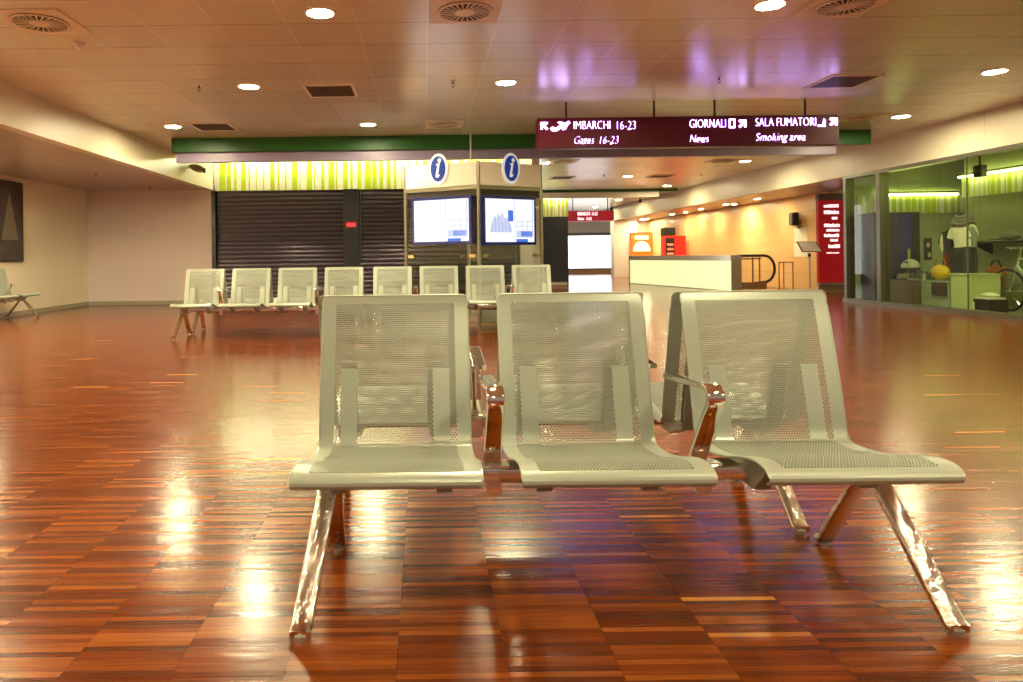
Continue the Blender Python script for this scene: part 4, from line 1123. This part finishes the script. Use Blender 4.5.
# bicycle
bx_, by_ = 9.25, atx(1008, 300, 9.25)[1]
bk = empty('bicycle', (bx_, by_-.35, .012), 0, 'pale green city bicycle with drop handlebar behind the shop glass at the right edge', 'bicycle')
M_bike = mat('bike_green', (.55, .68, .5), .3, .2); M_tyre = mat('tyre', (.02, .02, .02), .7)
yF, yR = .35, -.68; rW = .33
for y, nm in ((yF, 'front_wheel'), (yR, 'rear_wheel')):
    wv = MB(); wv.tube([(0, y + rW*math.cos(a), rW + rW*math.sin(a)) for a in [2*PI*k/32 for k in range(32)]], .018, 8, closed=True, up=(1, 0, 0))
    w_ = wv.build(nm, M_tyre, bk, smooth=True)
    MB().tube([(0, y + (rW-.025)*math.cos(a), rW + (rW-.025)*math.sin(a)) for a in [2*PI*k/32 for k in range(32)]], .009, 6, closed=True, up=(1, 0, 0)).build('wheel_rim', M_chromes, w_)
    sp_ = MB()
    for k in range(16):
        a = 2*PI*k/16; sp_.tube([(0.0, y, rW), (0, y + (rW-.03)*math.cos(a), rW + (rW-.03)*math.sin(a))], .0015, 4, up=(1, 0, 0))
    sp_.cyl((-.04, y, rW), .022, .08, 12, 'x').build('spokes', M_chromes, w_)
H1 = (0, .13, .86); BBk = (0, -.22, .27); ST = (0, -.36, .80); HL = (0, .17, .72)
fr_ = MB()
for p, q, r in ((HL, H1, .02), (HL, BBk, .018), ((0, .14, .83), ST, .015), (BBk, ST, .016), (BBk, (0, yR, rW), .011), (ST, (0, yR, rW), .010)):
    fr_.tube([p, q], r, 10, up=(1, 0, 0))
fr_.build('frame', M_bike, bk, smooth=True)
MB().tube([HL, (0, .22, .58), (0, .31, .38), (0, yF, rW)], .017, 10, up=(1, 0, 0)).build('fork', M_chromes, bk, smooth=True)
MB().tube([H1, (0, .12, .95), (0, .10, 1.0)], .014, 8, up=(1, 0, 0)).tube([(-.26, -.02, .97), (-.24, .08, 1.0), (0, .10, 1.0), (.24, .08, 1.0), (.26, -.02, .97)], .012, 8, up=(0, 0, 1)).build('handlebar', M_chromes, bk, smooth=True)
MB().tube([ST, (0, -.38, .90)], .013, 8, up=(1, 0, 0)).ell((0, -.40, .92), .08, .15, .035, 14, 8).build('saddle', M_blackp, bk, smooth=True)
MB().cyl((-.05, -.22, .27), .09, .012, 20, 'x').tube([(-.07, -.22, .27), (-.07, -.10, .17)], .009, 6, up=(1, 0, 0)).box(-.16, -.07, -.13, -.07, .155, .175).build('crank', M_chromes, bk)
MB().box(-.03, .03, -.68-.28, -.30, .70, .72).build('luggage_rack', M_chromes, bk)
# flat cap lying near the handlebar: grey bag on shelf
cp = empty('grey_cap', (9.6, atx(1010, 245, 9.6)[1], 1.142), 0, 'grey cap lying on the dark shelf above the bicycle', 'cap')
MB().ell((0, 0, .07), .14, .16, .08, 16, 8).build('crown', M_scarf, cp, smooth=True)
MB().ell((-.12, .1, .02), .12, .12, .012, 14, 6).build('brim', M_scarf, cp, smooth=True)
sh_ = empty('dark_shelf', (9.72, atx(1006, 250, 9.72)[1], 1.10), 0, 'dark wall shelf above the bicycle on the shop side wall', 'shelf')
MB().box(-.27, .27, -.75, .75, 0, .03).build('board', M_dark, sh_)
for y in (-.6, .6): MB().prism([(-.1, 0), (.27, 0), (.27, -.2)], y-.01, y+.01, 'y').build('bracket', M_dark, sh_)
# orange basket bag
ob_ = atx(996, 282, 9.45)
og = empty('orange_bag', (9.45, ob_[1], .012), 0, 'orange and red bag hung on a dark stand left of the bicycle', 'bag')
zc_ = atx(996, 272, 9.45)[2]
MB().cyl((0, 0, 0), .025, zc_-.1, 10).cyl((0, 0, 0), .14, .02, 18).build('stand', M_dark, og)
MB().ell((0, 0, zc_), .13, .17, .10, 16, 10).build('body', mat('bag_orange', (.75, .22, .03), .6, bump=(12, .5)), og, smooth=True)
MB().ell((.02, .05, zc_-.20), .10, .13, .14, 14, 10).build('red_pouch', mat('bag_red', (.40, .06, .02), .6), og, smooth=True)
MB().tube([(0, -.12, zc_+.05), (0, -.06, zc_+.17), (0, .06, zc_+.17), (0, .12, zc_+.05)], .012, 8, up=(1, 0, 0)).build('handle', M_dark, og)
# low dark box with white cloth
lb = atx(984, 309, 8.75)
lo = empty('low_dark_box', (8.72, 10.66, .012), 0, 'low black box on the shop floor left of the bicycle wheel', 'box')
zt_ = atx(984, 299, 8.8)[2]
MB().box(-.15, .15, -.19, .19, 0, zt_).build('body', M_blackp, lo, bevel=.01)
MB().box(-.165, -.15, .09, .17, .05, zt_-.05).build('white_card', M_tee, lo)
wc = empty('white_cloth_stack', (8.72, 10.66, .012+zt_), 0, 'crumpled white cloths lying on the low black box', 'cloth')
MB().box(-.12, .12, -.17, .16, 0, .03).build('lower_cloth', M_tee, wc, bevel=.01)
MB().ell((0, -.02, .06), .11, .13, .045, 14, 8).build('upper_cloth', M_tee, wc, smooth=True)
